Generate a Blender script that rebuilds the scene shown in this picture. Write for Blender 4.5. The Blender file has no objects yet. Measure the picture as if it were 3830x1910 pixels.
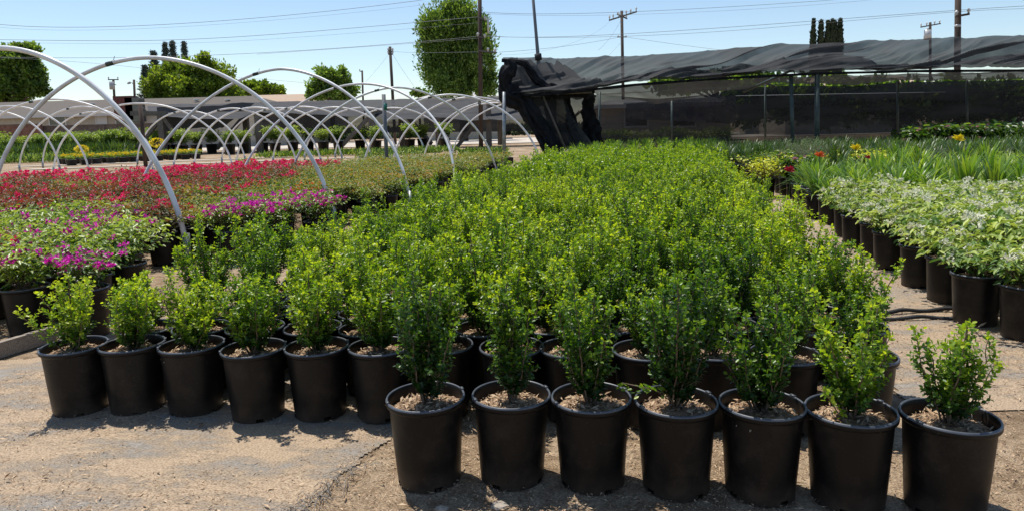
import bpy, math, random
import numpy as np
from mathutils import Vector, Matrix, Euler
R = math.radians
C = bpy.context.scene.collection
SC = bpy.context.scene
rng = np.random.default_rng(7)
random.seed(7)

# ------------------------------------------------------------------ camera
FPX, CXP, CYP = 2550.0, 1915.0, 810.0      # focal length and principal point in photo pixels
PITCH, ROLL, EYE = 0.12968, -0.02593, 1.291
cam = bpy.data.cameras.new('camera')
cam.sensor_width = 36.0
cam.lens = 36.0 * FPX / 3830.0
cam.shift_y = -(955.0 - CYP) / 3830.0
cam.clip_start = 0.05
cam.clip_end = 3000
camo = bpy.data.objects.new('camera', cam)
C.objects.link(camo)
_f = Vector((0, math.cos(PITCH), -math.sin(PITCH)))
_r = Vector((1, 0, 0)); _u = _r.cross(_f)
_c, _s = math.cos(ROLL), math.sin(ROLL)
_r2 = _r * _c + _u * _s
_u2 = _u * _c - _r * _s
camo.matrix_world = Matrix(((_r2.x, _u2.x, -_f.x, 0), (_r2.y, _u2.y, -_f.y, 0), (_r2.z, _u2.z, -_f.z, EYE), (0, 0, 0, 1)))
SC.camera = camo

# ------------------------------------------------------------------ sky and sun
SUN_EL, SUN_AZ = R(68.5), math.atan2(-0.6, 0.8)      # sun stands behind the beds, to the left
w = bpy.data.worlds.new('World'); SC.world = w; w.use_nodes = True
nt = w.node_tree; nt.nodes.clear()
sky = nt.nodes.new('ShaderNodeTexSky'); sky.sky_type = 'NISHITA'; sky.sun_disc = False
sky.sun_elevation = SUN_EL; sky.sun_rotation = SUN_AZ
sky.air_density = 1.0; sky.dust_density = 0.2; sky.ozone_density = 1.8
bg = nt.nodes.new('ShaderNodeBackground'); bg.inputs[1].default_value = 0.13
wo = nt.nodes.new('ShaderNodeOutputWorld')
nt.links.new(sky.outputs[0], bg.inputs[0]); nt.links.new(bg.outputs[0], wo.inputs[0])
sl = bpy.data.lights.new('sun', 'SUN'); sl.energy = 4.9; sl.angle = R(0.5); sl.color = (1, 0.95, 0.87)
so = bpy.data.objects.new('sun', sl); C.objects.link(so)
sdir = Vector((-0.6 * math.cos(SUN_EL), 0.8 * math.cos(SUN_EL), math.sin(SUN_EL)))
so.rotation_euler = sdir.to_track_quat('Z', 'Y').to_euler()
so.location = sdir * 50
SC.view_settings.view_transform = 'Standard'; SC.view_settings.look = 'None'
SC.view_settings.exposure = 0.14; SC.view_settings.gamma = 1
SC.cycles.max_bounces = 8; SC.cycles.transparent_max_bounces = 16
SC.cycles.diffuse_bounces = 3; SC.cycles.glossy_bounces = 2; SC.cycles.transmission_bounces = 4

# ------------------------------------------------------------------ measuring: photo point (2576 px wide copy) at depth Y
def at(xd, yd, Y):
    x = xd * 1.4868 - CXP; y = yd * 1.4868 - CYP
    X = _c * x + _s * y; Yy = -_s * x + _c * y
    d = (X, FPX * math.cos(PITCH) - Yy * math.sin(PITCH), -FPX * math.sin(PITCH) - Yy * math.cos(PITCH))
    t = Y / d[1]
    return Vector((d[0] * t, Y, EYE + d[2] * t))

# ------------------------------------------------------------------ numpy value noise
_perm = rng.random((256, 256))
def vn(x, y, s=1.0, o=0):
    x = np.asarray(x, float) * s + 17.3 * o + 1000; y = np.asarray(y, float) * s + 9.1 * o + 1000
    xi = np.floor(x).astype(int); yi = np.floor(y).astype(int)
    fx = x - xi; fy = y - yi; fx = fx * fx * (3 - 2 * fx); fy = fy * fy * (3 - 2 * fy)
    a = _perm[xi % 256, yi % 256]; b = _perm[(xi + 1) % 256, yi % 256]
    c = _perm[xi % 256, (yi + 1) % 256]; d = _perm[(xi + 1) % 256, (yi + 1) % 256]
    return (a * (1 - fx) + b * fx) * (1 - fy) + (c * (1 - fx) + d * fx) * fy
def fbm(x, y, s=1.0, o=0, n=3):
    r = 0; a = 1; t = 0
    for k in range(n):
        r = r + a * vn(x, y, s * 2 ** k, o + k); t += a; a *= .5
    return r / t

# ------------------------------------------------------------------ materials
def mat(name):
    m = bpy.data.materials.new(name); m.use_nodes = True
    n = m.node_tree.nodes; n.clear()
    return m, n, m.node_tree.links
def setin(nd, **k):
    for a, v in k.items(): nd.inputs[a.replace('_', ' ')].default_value = v
def ramp(n, stops):
    r = n.new('ShaderNodeValToRGB'); e = r.color_ramp.elements
    while len(e) < len(stops): e.new(0.5)
    for el, (p, c) in zip(e, stops): el.position = p; el.color = (*c, 1) if len(c) == 3 else c
    return r
def plain(name, c1, c2=None, scale=8, rough=.6, metal=0, bump=0, bscale=60, spec=.5, coord='Object', stretch=None, detail=4):
    m, n, l = mat(name)
    o = n.new('ShaderNodeOutputMaterial'); p = n.new('ShaderNodeBsdfPrincipled')
    p.inputs['Roughness'].default_value = rough; p.inputs['Metallic'].default_value = metal
    p.inputs['Specular IOR Level'].default_value = spec
    l.new(p.outputs[0], o.inputs[0])
    tc = n.new('ShaderNodeTexCoord'); src = tc.outputs[coord]
    if stretch:
        mp = n.new('ShaderNodeMapping'); mp.inputs['Scale'].default_value = stretch
        l.new(src, mp.inputs[0]); src = mp.outputs[0]
    if c2 is None: p.inputs['Base Color'].default_value = (*c1, 1)
    else:
        nz = n.new('ShaderNodeTexNoise'); nz.inputs['Scale'].default_value = scale; nz.inputs['Detail'].default_value = detail
        l.new(src, nz.inputs[0]); r = ramp(n, [(.35, c1), (.65, c2)])
        l.new(nz.outputs[0], r.inputs[0]); l.new(r.outputs[0], p.inputs['Base Color'])
    if bump:
        nb = n.new('ShaderNodeTexNoise'); nb.inputs['Scale'].default_value = bscale; nb.inputs['Detail'].default_value = 5
        l.new(src, nb.inputs[0]); b = n.new('ShaderNodeBump'); b.inputs['Strength'].default_value = bump; b.inputs['Distance'].default_value = .01
        l.new(nb.outputs[0], b.inputs['Height']); l.new(b.outputs[0], p.inputs['Normal'])
    return m
def leafmat(name, stops, rough=.42, trans=.35, tcol=(1.25, 1.2, .5), spec=.5, vary=.25):
    """leaf: per-leaf tint picks the leaf's own colour, light passes through"""
    m, n, l = mat(name)
    o = n.new('ShaderNodeOutputMaterial'); p = n.new('ShaderNodeBsdfPrincipled'); t = n.new('ShaderNodeBsdfTranslucent'); mx = n.new('ShaderNodeMixShader')
    a = n.new('ShaderNodeAttribute'); a.attribute_name = 'tint'
    oi = n.new('ShaderNodeObjectInfo')
    md = n.new('ShaderNodeMath'); md.operation = 'MULTIPLY_ADD'; md.inputs[1].default_value = vary; md.inputs[2].default_value = -vary / 2
    l.new(oi.outputs['Random'], md.inputs[0])
    ad = n.new('ShaderNodeMath'); ad.operation = 'ADD'; ad.use_clamp = True
    l.new(a.outputs['Fac'], ad.inputs[0]); l.new(md.outputs[0], ad.inputs[1])
    r = ramp(n, stops); l.new(ad.outputs[0], r.inputs[0])
    l.new(r.outputs[0], p.inputs['Base Color'])
    mc = n.new('ShaderNodeMix'); mc.data_type = 'RGBA'; mc.blend_type = 'MULTIPLY'; mc.inputs[0].default_value = 1; mc.clamp_result = False
    l.new(r.outputs[0], mc.inputs[6]); mc.inputs[7].default_value = (*tcol, 1)
    l.new(mc.outputs[2], t.inputs[0])
    p.inputs['Roughness'].default_value = rough; p.inputs['Specular IOR Level'].default_value = spec
    mx.inputs[0].default_value = trans
    l.new(p.outputs[0], mx.inputs[1]); l.new(t.outputs[0], mx.inputs[2]); l.new(mx.outputs[0], o.inputs[0])
    return m
def netmat(name, col, opac, lo=.3, weave=.12, streak=(1, 1, 1), sc=3.0, col2=None):
    """woven shade net: partly see-through"""
    m, n, l = mat(name)
    o = n.new('ShaderNodeOutputMaterial'); d = n.new('ShaderNodeBsdfPrincipled'); t = n.new('ShaderNodeBsdfTransparent'); mx = n.new('ShaderNodeMixShader')
    d.inputs['Roughness'].default_value = .75; d.inputs['Specular IOR Level'].default_value = .12
    tc = n.new('ShaderNodeTexCoord'); mp = n.new('ShaderNodeMapping'); mp.inputs['Scale'].default_value = streak
    l.new(tc.outputs['Object'], mp.inputs[0])
    nz = n.new('ShaderNodeTexNoise'); nz.inputs['Scale'].default_value = sc; nz.inputs['Detail'].default_value = 5
    l.new(mp.outputs[0], nz.inputs[0])
    r = ramp(n, [(.3, (opac - weave,) * 3), (.7, (min(1, opac + weave),) * 3)])
    l.new(nz.outputs[0], r.inputs[0]); l.new(r.outputs[0], mx.inputs[0])
    r2 = ramp(n, [(.3, col), (.7, col2 or tuple(c * 1.8 for c in col))]); l.new(nz.outputs[0], r2.inputs[0]); l.new(r2.outputs[0], d.inputs['Base Color'])
    tr = n.new('ShaderNodeBsdfTranslucent'); tr.inputs[0].default_value = (*[c * 1.5 for c in col], 1)
    m2 = n.new('ShaderNodeMixShader'); m2.inputs[0].default_value = lo
    l.new(d.outputs[0], m2.inputs[1]); l.new(tr.outputs[0], m2.inputs[2])
    l.new(t.outputs[0], mx.inputs[1]); l.new(m2.outputs[0], mx.inputs[2]); l.new(mx.outputs[0], o.inputs[0])
    return m

M = {}
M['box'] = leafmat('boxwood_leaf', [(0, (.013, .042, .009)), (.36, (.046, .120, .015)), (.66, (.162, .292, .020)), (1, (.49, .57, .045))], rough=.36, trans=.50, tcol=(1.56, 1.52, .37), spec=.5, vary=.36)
M['boug'] = leafmat('bougainvillea_leaf', [(0, (.02, .05, .01)), (.5, (.085, .17, .028)), (1, (.34, .42, .09))], rough=.38, trans=.42, tcol=(1.4, 1.4, .5))
M['bronze'] = leafmat('bronze_leaf', [(0, (.025, .06, .012)), (.45, (.10, .18, .026)), (.78, (.25, .30, .05)), (1, (.36, .22, .05))], rough=.5, trans=.4, tcol=(1.3, 1.1, .6), vary=.45)
M['reddish'] = leafmat('reddish_leaf', [(0, (.03, .05, .014)), (.5, (.10, .115, .03)), (.8, (.19, .085, .03)), (1, (.28, .05, .035))], rough=.5, trans=.4, tcol=(1.3, 1.0, .6), vary=.4)
M['magenta'] = leafmat('magenta_bract', [(0, (.36, .006, .16)), (.5, (.58, .018, .34)), (1, (.74, .07, .56))], rough=.6, trans=.5, tcol=(1.3, 1.2, 1.3), spec=.2)
M['crimson'] = leafmat('crimson_bract', [(0, (.42, .004, .04)), (.5, (.76, .012, .11)), (1, (.88, .06, .24))], rough=.6, trans=.5, tcol=(1.3, 1.2, 1.2), spec=.2)
M['orange'] = leafmat('orange_bract', [(0, (.6, .12, .02)), (1, (.8, .25, .03))], rough=.6, trans=.4, tcol=(1.2, 1.1, 1), spec=.2)
M['jasmine'] = leafmat('jasmine_leaf', [(0, (.02, .06, .012)), (.5, (.095, .20, .028)), (1, (.50, .58, .13))], rough=.5, trans=.3, tcol=(1.2, 1.2, .7))
M['white'] = leafmat('white_petal', [(0, (.62, .62, .42)), (1, (.86, .84, .68))], rough=.6, trans=.35, tcol=(1, 1, .9), spec=.2)
M['strap'] = leafmat('strap_leaf', [(0, (.035, .09, .017)), (.5, (.14, .27, .035)), (1, (.36, .46, .07))], rough=.38, trans=.42, tcol=(1.3, 1.3, .5))
M['darkstrap'] = leafmat('dark_strap_leaf', [(0, (.016, .045, .012)), (.5, (.05, .105, .02)), (1, (.17, .26, .045))], rough=.4, trans=.3, tcol=(1.3, 1.3, .5))
M['grey'] = leafmat('grey_green_leaf', [(0, (.05, .08, .04)), (1, (.17, .22, .13))], rough=.6, trans=.25, tcol=(1.1, 1.2, .8))
M['lime'] = leafmat('lime_leaf', [(0, (.25, .3, .01)), (.5, (.55, .58, .02)), (1, (.75, .72, .06))], rough=.5, trans=.35, tcol=(1.2, 1.2, .5))
M['pink'] = leafmat('pink_petal', [(0, (.45, .2, .2)), (1, (.65, .36, .36))], rough=.7, trans=.3, tcol=(1, .9, .9))
M['yellow'] = leafmat('yellow_petal', [(0, (.75, .55, .01)), (1, (.88, .75, .03))], rough=.6, trans=.35, tcol=(1.1, 1, .7))
M['redpetal'] = leafmat('red_petal', [(0, (.35, .01, .02)), (1, (.5, .02, .05))], rough=.6, trans=.35, tcol=(1.1, 1, 1))
M['orangepetal'] = leafmat('orange_petal', [(0, (.65, .1, .02)), (1, (.8, .22, .05))], rough=.6, trans=.35, tcol=(1.1, 1, 1))
M['tree'] = leafmat('broad_tree_leaf', [(0, (.035, .08, .018)), (.5, (.13, .22, .04)), (1, (.30, .42, .09))], rough=.5, trans=.5, tcol=(1.3, 1.3, .5), vary=.0)
M['treeY'] = leafmat('yellow_green_tree_leaf', [(0, (.07, .12, .02)), (.5, (.20, .29, .035)), (1, (.38, .45, .06))], rough=.5, trans=.5, tcol=(1.3, 1.3, .5), vary=.0)
M['conifer'] = leafmat('conifer_needle', [(0, (.07, .10, .075)), (1, (.17, .21, .17))], rough=.7, trans=.1, tcol=(1, 1, 1), vary=.0)
M['cypress'] = leafmat('cypress_leaf', [(0, (.012, .026, .01)), (1, (.04, .06, .022))], rough=.7, trans=.1, tcol=(1, 1, 1), vary=.1)
M['stem'] = plain('woody_stem', (.10, .065, .04), (.2, .14, .09), 60, .8)
M['greenstem'] = plain('green_stem', (.06, .11, .03), rough=.5)
M['bark'] = plain('tree_bark', (.05, .035, .025), (.12, .09, .07), 6, .9, bump=.6, bscale=20)
M['pvc'] = plain('white_pvc', (.62, .61, .58), (.84, .84, .84), 5, .35, spec=.5)
M['pole'] = plain('weathered_pole', (.035, .022, .017), (.085, .055, .04), 4, .85, stretch=(6, 6, .4), bump=.4, bscale=20)
M['polegrey'] = plain('grey_pole', (.07, .065, .06), (.13, .12, .11), 4, .85, stretch=(6, 6, .4))
M['wire'] = plain('black_wire', (.13, .14, .155), rough=.6)
M['steel'] = plain('galvanised_steel', (.22, .24, .25), (.34, .36, .37), 12, .45, metal=.6)
M['darksteel'] = plain('dark_green_steel', (.03, .045, .04), (.06, .08, .07), 10, .5, metal=.2)
M['ceramic'] = plain('pale_insulator', (.5, .5, .5), rough=.3)
M['wood'] = plain('weathered_timber', (.10, .085, .07), (.24, .21, .18), 5, .85, stretch=(30, 30, 2), bump=.5, bscale=40)
M['plank'] = plain('grey_plank', (.20, .16, .12), (.42, .36, .29), 4, .85, stretch=(3, 40, 40), bump=.6, bscale=12)
M['postwood'] = plain('grey_brown_post', (.09, .075, .06), (.17, .15, .13), 3, .85, stretch=(10, 10, 1))
M['stucco'] = plain('cream_stucco', (.42, .37, .29), (.5, .44, .36), 3, .9)
M['roofbrown'] = plain('brown_shingle', (.085, .07, .058), (.125, .105, .085), 5, .9, stretch=(1, 4, 1), detail=8)
M['rooftan'] = plain('tan_shingle', (.36, .26, .18), (.45, .33, .24), 5, .9, detail=8)
M['roofpale'] = plain('pale_shingle', (.42, .40, .37), (.5, .48, .45), 5, .9)
M['brick'] = plain('red_block', (.17, .075, .05), (.25, .13, .09), 4, .9)
M['block'] = plain('brown_block', (.11, .08, .065), (.17, .13, .105), 4, .9)
M['window'] = plain('window_glass', (.03, .035, .04), rough=.1, spec=.8)
M['trim'] = plain('white_trim', (.6, .58, .55), rough=.6)
M['tray'] = plain('black_tray', (.012, .012, .013), rough=.6)
M['darkfill'] = plain('dark_canvas', (.012, .012, .014), (.03, .03, .035), 6, .8)
M['greentape'] = plain('green_tape', (.01, .16, .12), rough=.5)
M['redcan'] = plain('rusty_red', (.10, .025, .02), (.14, .05, .04), 5, .8)
M['stone'] = plain('dusty_stone', (.30, .25, .2), (.42, .36, .29), 20, .9, bump=.6, bscale=40)
M['roofnet'] = netmat('black_roof_net', (.026, .027, .029), .90, lo=.25, weave=.05, streak=(1, 1, 1), sc=1.0, col2=(.085, .084, .083))
M['wallnet'] = netmat('black_wall_net', (.008, .009, .011), .915, lo=.12, weave=.06, streak=(.35, 1, 2.2), sc=1.0, col2=(.04, .042, .046))
M['palenet'] = netmat('faded_grey_net', (.05, .05, .053), .975, lo=.15, weave=.02, streak=(.6, 1, 3), sc=1.2, col2=(.085, .085, .088))
M['bundle'] = netmat('bunched_black_net', (.008, .008, .010), .975, weave=.02, sc=6, col2=(.03, .032, .038))
M['sidenet'] = netmat('side_net', (.016, .017, .02), .84, weave=.08, streak=(2, 2, 1), sc=2.5, col2=(.045, .045, .05))
M['lightnet'] = netmat('faded_light_net', (.06, .062, .065), .9, weave=.06, streak=(2, 2, 1), sc=2.5, col2=(.12, .12, .125))

def pot_material():
    m, n, l = mat('black_nursery_plastic')
    o = n.new('ShaderNodeOutputMaterial'); p = n.new('ShaderNodeBsdfPrincipled'); l.new(p.outputs[0], o.inputs[0])
    tc = n.new('ShaderNodeTexCoord')
    oi = n.new('ShaderNodeObjectInfo'); va = n.new('ShaderNodeVectorMath'); mu = n.new('ShaderNodeMath'); mu.operation = 'MULTIPLY'; mu.inputs[1].default_value = 57.0; l.new(oi.outputs['Random'], mu.inputs[0]); l.new(tc.outputs['Object'], va.inputs[0]); l.new(mu.outputs[0], va.inputs[1])
    nz = n.new('ShaderNodeTexNoise'); nz.inputs['Scale'].default_value = 9; nz.inputs['Detail'].default_value = 8; nz.inputs['Roughness'].default_value = .7; l.new(va.outputs[0], nz.inputs[0])
    sp = n.new('ShaderNodeTexNoise'); sp.inputs['Scale'].default_value = 240; sp.inputs['Detail'].default_value = 2; l.new(va.outputs[0], sp.inputs[0])
    sx = n.new('ShaderNodeSeparateXYZ'); l.new(tc.outputs['Object'], sx.inputs[0])
    mr = n.new('ShaderNodeMapRange'); mr.inputs[1].default_value = 0; mr.inputs[2].default_value = .09; mr.inputs[3].default_value = .9; mr.inputs[4].default_value = 0
    l.new(sx.outputs['Z'], mr.inputs[0])      # soil splashed on the foot of the pot
    r1 = ramp(n, [(.5, (0, 0, 0)), (.75, (.3, .3, .3))]); l.new(nz.outputs[0], r1.inputs[0])
    r2 = ramp(n, [(.68, (0, 0, 0)), (.74, (.8, .8, .8))]); l.new(sp.outputs[0], r2.inputs[0])
    a1 = n.new('ShaderNodeMath'); l.new(r1.outputs[0], a1.inputs[0]); l.new(r2.outputs[0], a1.inputs[1])
    m1 = n.new('ShaderNodeMath'); m1.operation = 'MULTIPLY'; l.new(mr.outputs[0], m1.inputs[0]); l.new(nz.outputs[0], m1.inputs[1])
    a2 = n.new('ShaderNodeMath'); a2.use_clamp = True; l.new(a1.outputs[0], a2.inputs[0]); l.new(m1.outputs[0], a2.inputs[1])
    mx = n.new('ShaderNodeMix'); mx.data_type = 'RGBA'; l.new(a2.outputs[0], mx.inputs[0])
    mx.inputs[6].default_value = (.0055, .0056, .006, 1); mx.inputs[7].default_value = (.085, .062, .045, 1)
    l.new(mx.outputs[2], p.inputs['Base Color'])
    rr = ramp(n, [(.3, (.33,) * 3), (.7, (.5,) * 3)]); l.new(nz.outputs[0], rr.inputs[0]); l.new(rr.outputs[0], p.inputs['Roughness'])
    p.inputs['Specular IOR Level'].default_value = .25
    b = n.new('ShaderNodeBump'); b.inputs['Strength'].default_value = .12; b.inputs['Distance'].default_value = .002; l.new(sp.outputs[0], b.inputs['Height']); l.new(b.outputs[0], p.inputs['Normal'])
    return m
M['pot'] = pot_material()
M['rim'] = plain('sky_sheen_rim_plastic', (.05, .058, .075), (.08, .088, .105), 30, .42, spec=.6)  # bluish sky highlight on the rim top, painted into the base colour
def mulch_material():
    m, n, l = mat('bark_mulch')
    o = n.new('ShaderNodeOutputMaterial'); p = n.new('ShaderNodeBsdfPrincipled'); l.new(p.outputs[0], o.inputs[0])
    a = n.new('ShaderNodeAttribute'); a.attribute_name = 'tint'
    tc = n.new('ShaderNodeTexCoord'); nz = n.new('ShaderNodeTexNoise'); nz.inputs['Scale'].default_value = 90; l.new(tc.outputs['Object'], nz.inputs[0])
    ad = n.new('ShaderNodeMath'); ad.operation = 'MULTIPLY_ADD'; ad.inputs[1].default_value = .5; ad.use_clamp = True; l.new(nz.outputs[0], ad.inputs[0]); l.new(a.outputs['Fac'], ad.inputs[2])
    r = ramp(n, [(0, (.06, .035, .02)), (.35, (.16, .10, .058)), (.7, (.38, .25, .15)), (1, (.60, .44, .28))]); l.new(ad.outputs[0], r.inputs[0])
    l.new(r.outputs[0], p.inputs['Base Color']); p.inputs['Roughness'].default_value = .85
    return m
M['mulch'] = mulch_material()
def sand_material():
    m, n, l = mat('sandy_earth')
    o = n.new('ShaderNodeOutputMaterial'); p = n.new('ShaderNodeBsdfPrincipled'); l.new(p.outputs[0], o.inputs[0]); p.inputs['Roughness'].default_value = .95
    p.inputs['Specular IOR Level'].default_value = .2
    tc = n.new('ShaderNodeTexCoord')
    def nz(s, d, st=None):
        q = n.new('ShaderNodeTexNoise'); q.inputs['Scale'].default_value = s; q.inputs['Detail'].default_value = d
        src = tc.outputs['Object']
        if st:
            mp = n.new('ShaderNodeMapping'); mp.inputs['Scale'].default_value = st; mp.inputs['Rotation'].default_value = (0, 0, .4); l.new(src, mp.inputs[0]); src = mp.outputs[0]
        l.new(src, q.inputs[0]); return q
    A = nz(1.1, 6); B = nz(14, 8); D = nz(120, 4, (1, 3, 1)); G = nz(.07, 4)
    ra = ramp(n, [(.36, (.30, .215, .14)), (.5, (.43, .325, .22)), (.68, (.54, .43, .31))]); l.new(A.outputs[0], ra.inputs[0])
    rb = ramp(n, [(.35, (.62, .58, .54)), (.6, (1, 1, 1))]); l.new(B.outputs[0], rb.inputs[0])
    rd = ramp(n, [(.38, (.38, .34, .30)), (.5, (.95, .95, .95)), (.64, (1.3, 1.25, 1.15))]); l.new(D.outputs[0], rd.inputs[0])
    m1 = n.new('ShaderNodeMix'); m1.data_type = 'RGBA'; m1.blend_type = 'MULTIPLY'; m1.inputs[0].default_value = 1; l.new(ra.outputs[0], m1.inputs[6]); l.new(rb.outputs[0], m1.inputs[7])
    m2 = n.new('ShaderNodeMix'); m2.data_type = 'RGBA'; m2.blend_type = 'MULTIPLY'; m2.inputs[0].default_value = .9; l.new(m1.outputs[2], m2.inputs[6]); l.new(rd.outputs[0], m2.inputs[7])
    l.new(m2.outputs[2], p.inputs['Base Color'])
    b = n.new('ShaderNodeBump'); b.inputs['Strength'].default_value = .8; b.inputs['Distance'].default_value = .012
    s = n.new('ShaderNodeMath'); l.new(B.outputs[0], s.inputs[0]); l.new(D.outputs[0], s.inputs[1]); l.new(s.outputs[0], b.inputs['Height']); l.new(b.outputs[0], p.inputs['Normal'])
    return m
M['sand'] = sand_material()
def fabric_material():
    m, n, l = mat('dusty_weed_fabric')
    o = n.new('ShaderNodeOutputMaterial'); p = n.new('ShaderNodeBsdfPrincipled'); l.new(p.outputs[0], o.inputs[0]); p.inputs['Roughness'].default_value = .8
    p.inputs['Specular IOR Level'].default_value = .25
    tc = n.new('ShaderNodeTexCoord')
    mp = n.new('ShaderNodeMapping'); mp.inputs['Scale'].default_value = (1, 2.6, 1); mp.inputs['Rotation'].default_value = (0, 0, .12); l.new(tc.outputs['Object'], mp.inputs[0])
    A = n.new('ShaderNodeTexNoise'); A.inputs['Scale'].default_value = 1.9; A.inputs['Detail'].default_value = 12; A.inputs['Roughness'].default_value = .78; l.new(mp.outputs[0], A.inputs[0])
    B = n.new('ShaderNodeTexNoise'); B.inputs['Scale'].default_value = 110; B.inputs['Detail'].default_value = 5; l.new(mp.outputs[0], B.inputs[0])
    W = n.new('ShaderNodeTexWave'); W.inputs['Scale'].default_value = 90; W.inputs['Distortion'].default_value = 1; l.new(tc.outputs['Object'], W.inputs[0])
    fab = ramp(n, [(.34, (.18, .162, .14)), (.5, (.27, .246, .215)), (.66, (.35, .315, .27))]); l.new(B.outputs[0], fab.inputs[0])
    dust = ramp(n, [(.38, (.215, .15, .095)), (.5, (.38, .282, .188)), (.66, (.49, .38, .265))]); l.new(B.outputs[0], dust.inputs[0])
    k = ramp(n, [(.39, (0, 0, 0)), (.52, (1, 1, 1))]); l.new(A.outputs[0], k.inputs[0])
    mx = n.new('ShaderNodeMix'); mx.data_type = 'RGBA'; l.new(k.outputs[0], mx.inputs[0]); l.new(fab.outputs[0], mx.inputs[6]); l.new(dust.outputs[0], mx.inputs[7])
    l.new(mx.outputs[2], p.inputs['Base Color'])
    b = n.new('ShaderNodeBump'); b.inputs['Strength'].default_value = .6; b.inputs['Distance'].default_value = .008
    s = n.new('ShaderNodeMath'); s.operation = 'MULTIPLY_ADD'; s.inputs[1].default_value = .4; l.new(B.outputs[0], s.inputs[0]); l.new(k.outputs[0], s.inputs[2]); l.new(s.outputs[0], b.inputs['Height']); l.new(b.outputs[0], p.inputs['Normal'])
    return m
M['fabric'] = fabric_material()
M['frayed'] = plain('frayed_fabric', (.17, .155, .135), (.33, .30, .26), 40, .7)
M['road'] = plain('pale_concrete', (.44, .38, .31), (.56, .49, .41), .5, .9, detail=8)
M['field'] = plain('field_green', (.035, .07, .02), (.11, .16, .05), 3, .9, detail=8)

# ------------------------------------------------------------------ geometry collector
class Geo:
    def __init__(s): s.V = []; s.F = []; s.n = 0
    def add(s, v, f, mi=0, tint=.5):
        v = np.asarray(v, float).reshape(-1, 3); f = np.asarray(f, int)
        if f.ndim == 1: f = f.reshape(1, -1)
        s.V.append(v)
        t = np.broadcast_to(np.asarray(tint, float), (len(f),))
        s.F.append((f + s.n, mi, t)); s.n += len(v)
    def join(s, g, mi=None):
        for v in g.V: s.V.append(v)
        for f, m_, t in g.F: s.F.append((f + s.n, m_ if mi is None else mi, t))
        s.n += g.n
    def moved(s, loc, rot=0, sc=1.0):
        g = Geo(); c, q = math.cos(rot), math.sin(rot)
        for v in s.V:
            w_ = v * sc; g.V.append(np.c_[w_[:, 0] * c - w_[:, 1] * q + loc[0], w_[:, 0] * q + w_[:, 1] * c + loc[1], w_[:, 2] + loc[2]])
        g.F = list(s.F); g.n = s.n; return g
    def mesh(s, name, mats, smooth=True):
        me = bpy.data.meshes.new(name)
        V = np.concatenate(s.V)
        me.vertices.add(len(V)); me.vertices.foreach_set('co', V.ravel())
        nf = sum(len(f) for f, _, _ in s.F); loops = np.concatenate([f.ravel() for f, _, _ in s.F])
        tot = np.concatenate([np.full(len(f), f.shape[1]) for f, _, _ in s.F])
        me.loops.add(len(loops)); me.loops.foreach_set('vertex_index', loops)
        me.polygons.add(nf); me.polygons.foreach_set('loop_start', np.concatenate([[0], np.cumsum(tot)[:-1]]))
        me.polygons.foreach_set('loop_total', tot)
        me.polygons.foreach_set('material_index', np.concatenate([np.full(len(f), m_) for f, m_, _ in s.F]))
        me.polygons.foreach_set('use_smooth', np.full(nf, smooth))
        a = me.attributes.new('tint', 'FLOAT', 'FACE'); a.data.foreach_set('value', np.concatenate([t for _, _, t in s.F]).astype(np.float32))
        for m_ in mats: me.materials.append(m_)
        me.update(); me.validate()
        return me

def tag(o, label=None, cat=None, group=None, kind=None):
    if label: o['label'] = label
    if cat: o['category'] = cat
    if group: o['group'] = group
    if kind: o['kind'] = kind
    return o
def link(name, me, parent=None, loc=None, rz=0):
    o = bpy.data.objects.new(name, me); C.objects.link(o)
    if parent is not None: o.parent = parent
    if loc is not None: o.location = loc
    if rz: o.rotation_euler = (0, 0, rz)
    return o
def part(name, g, m, parent=None, smooth=True, loc=None):
    return link(name, g.mesh(name, m if isinstance(m, list) else [m], smooth), parent, loc)
def empty(name, loc, label, cat, group=None, rz=0):
    o = link(name, None, None, loc, rz); o.empty_display_size = .1
    return tag(o, label, cat, group)

def frames(P):
    P = np.asarray(P, float); T = np.gradient(P, axis=0); T /= np.linalg.norm(T, axis=1)[:, None] + 1e-9
    up = np.array([0, 0, 1.]) if abs(T[0, 2]) < .9 else np.array([1., 0, 0])
    N = np.cross(T, up); bad = np.linalg.norm(N, axis=1) < 1e-3; N[bad] = np.cross(T[bad], [1, 0.1, 0]); N /= np.linalg.norm(N, axis=1)[:, None] + 1e-9
    for i in range(1, len(N)):
        N[i] = N[i - 1] - T[i] * np.dot(N[i - 1], T[i]); N[i] /= np.linalg.norm(N[i]) + 1e-9
    return T, N, np.cross(T, N)
def tube(g, P, r, seg=8, mi=0, tint=.5, cap=True):
    P = np.asarray(P, float); r = np.broadcast_to(np.asarray(r, float), (len(P),)); T, N, B = frames(P)
    a = np.linspace(0, 2 * np.pi, seg, endpoint=False)
    V = (P[:, None] + (N[:, None] * np.cos(a)[None, :, None] + B[:, None] * np.sin(a)[None, :, None]) * r[:, None, None]).reshape(-1, 3)
    i = np.arange(len(P) - 1)[:, None] * seg; j = np.arange(seg)[None]; k = (j + 1) % seg
    F = np.stack([i + j, i + k, i + seg + k, i + seg + j], -1).reshape(-1, 4)
    g.add(V, F, mi, tint)
    if cap:
        g.F.append((np.array([[g.n - seg + q for q in range(seg)]]), mi, np.array([tint])))
        g.F.append((np.array([[g.n - len(V) + seg - 1 - q for q in range(seg)]]), mi, np.array([tint])))
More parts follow.
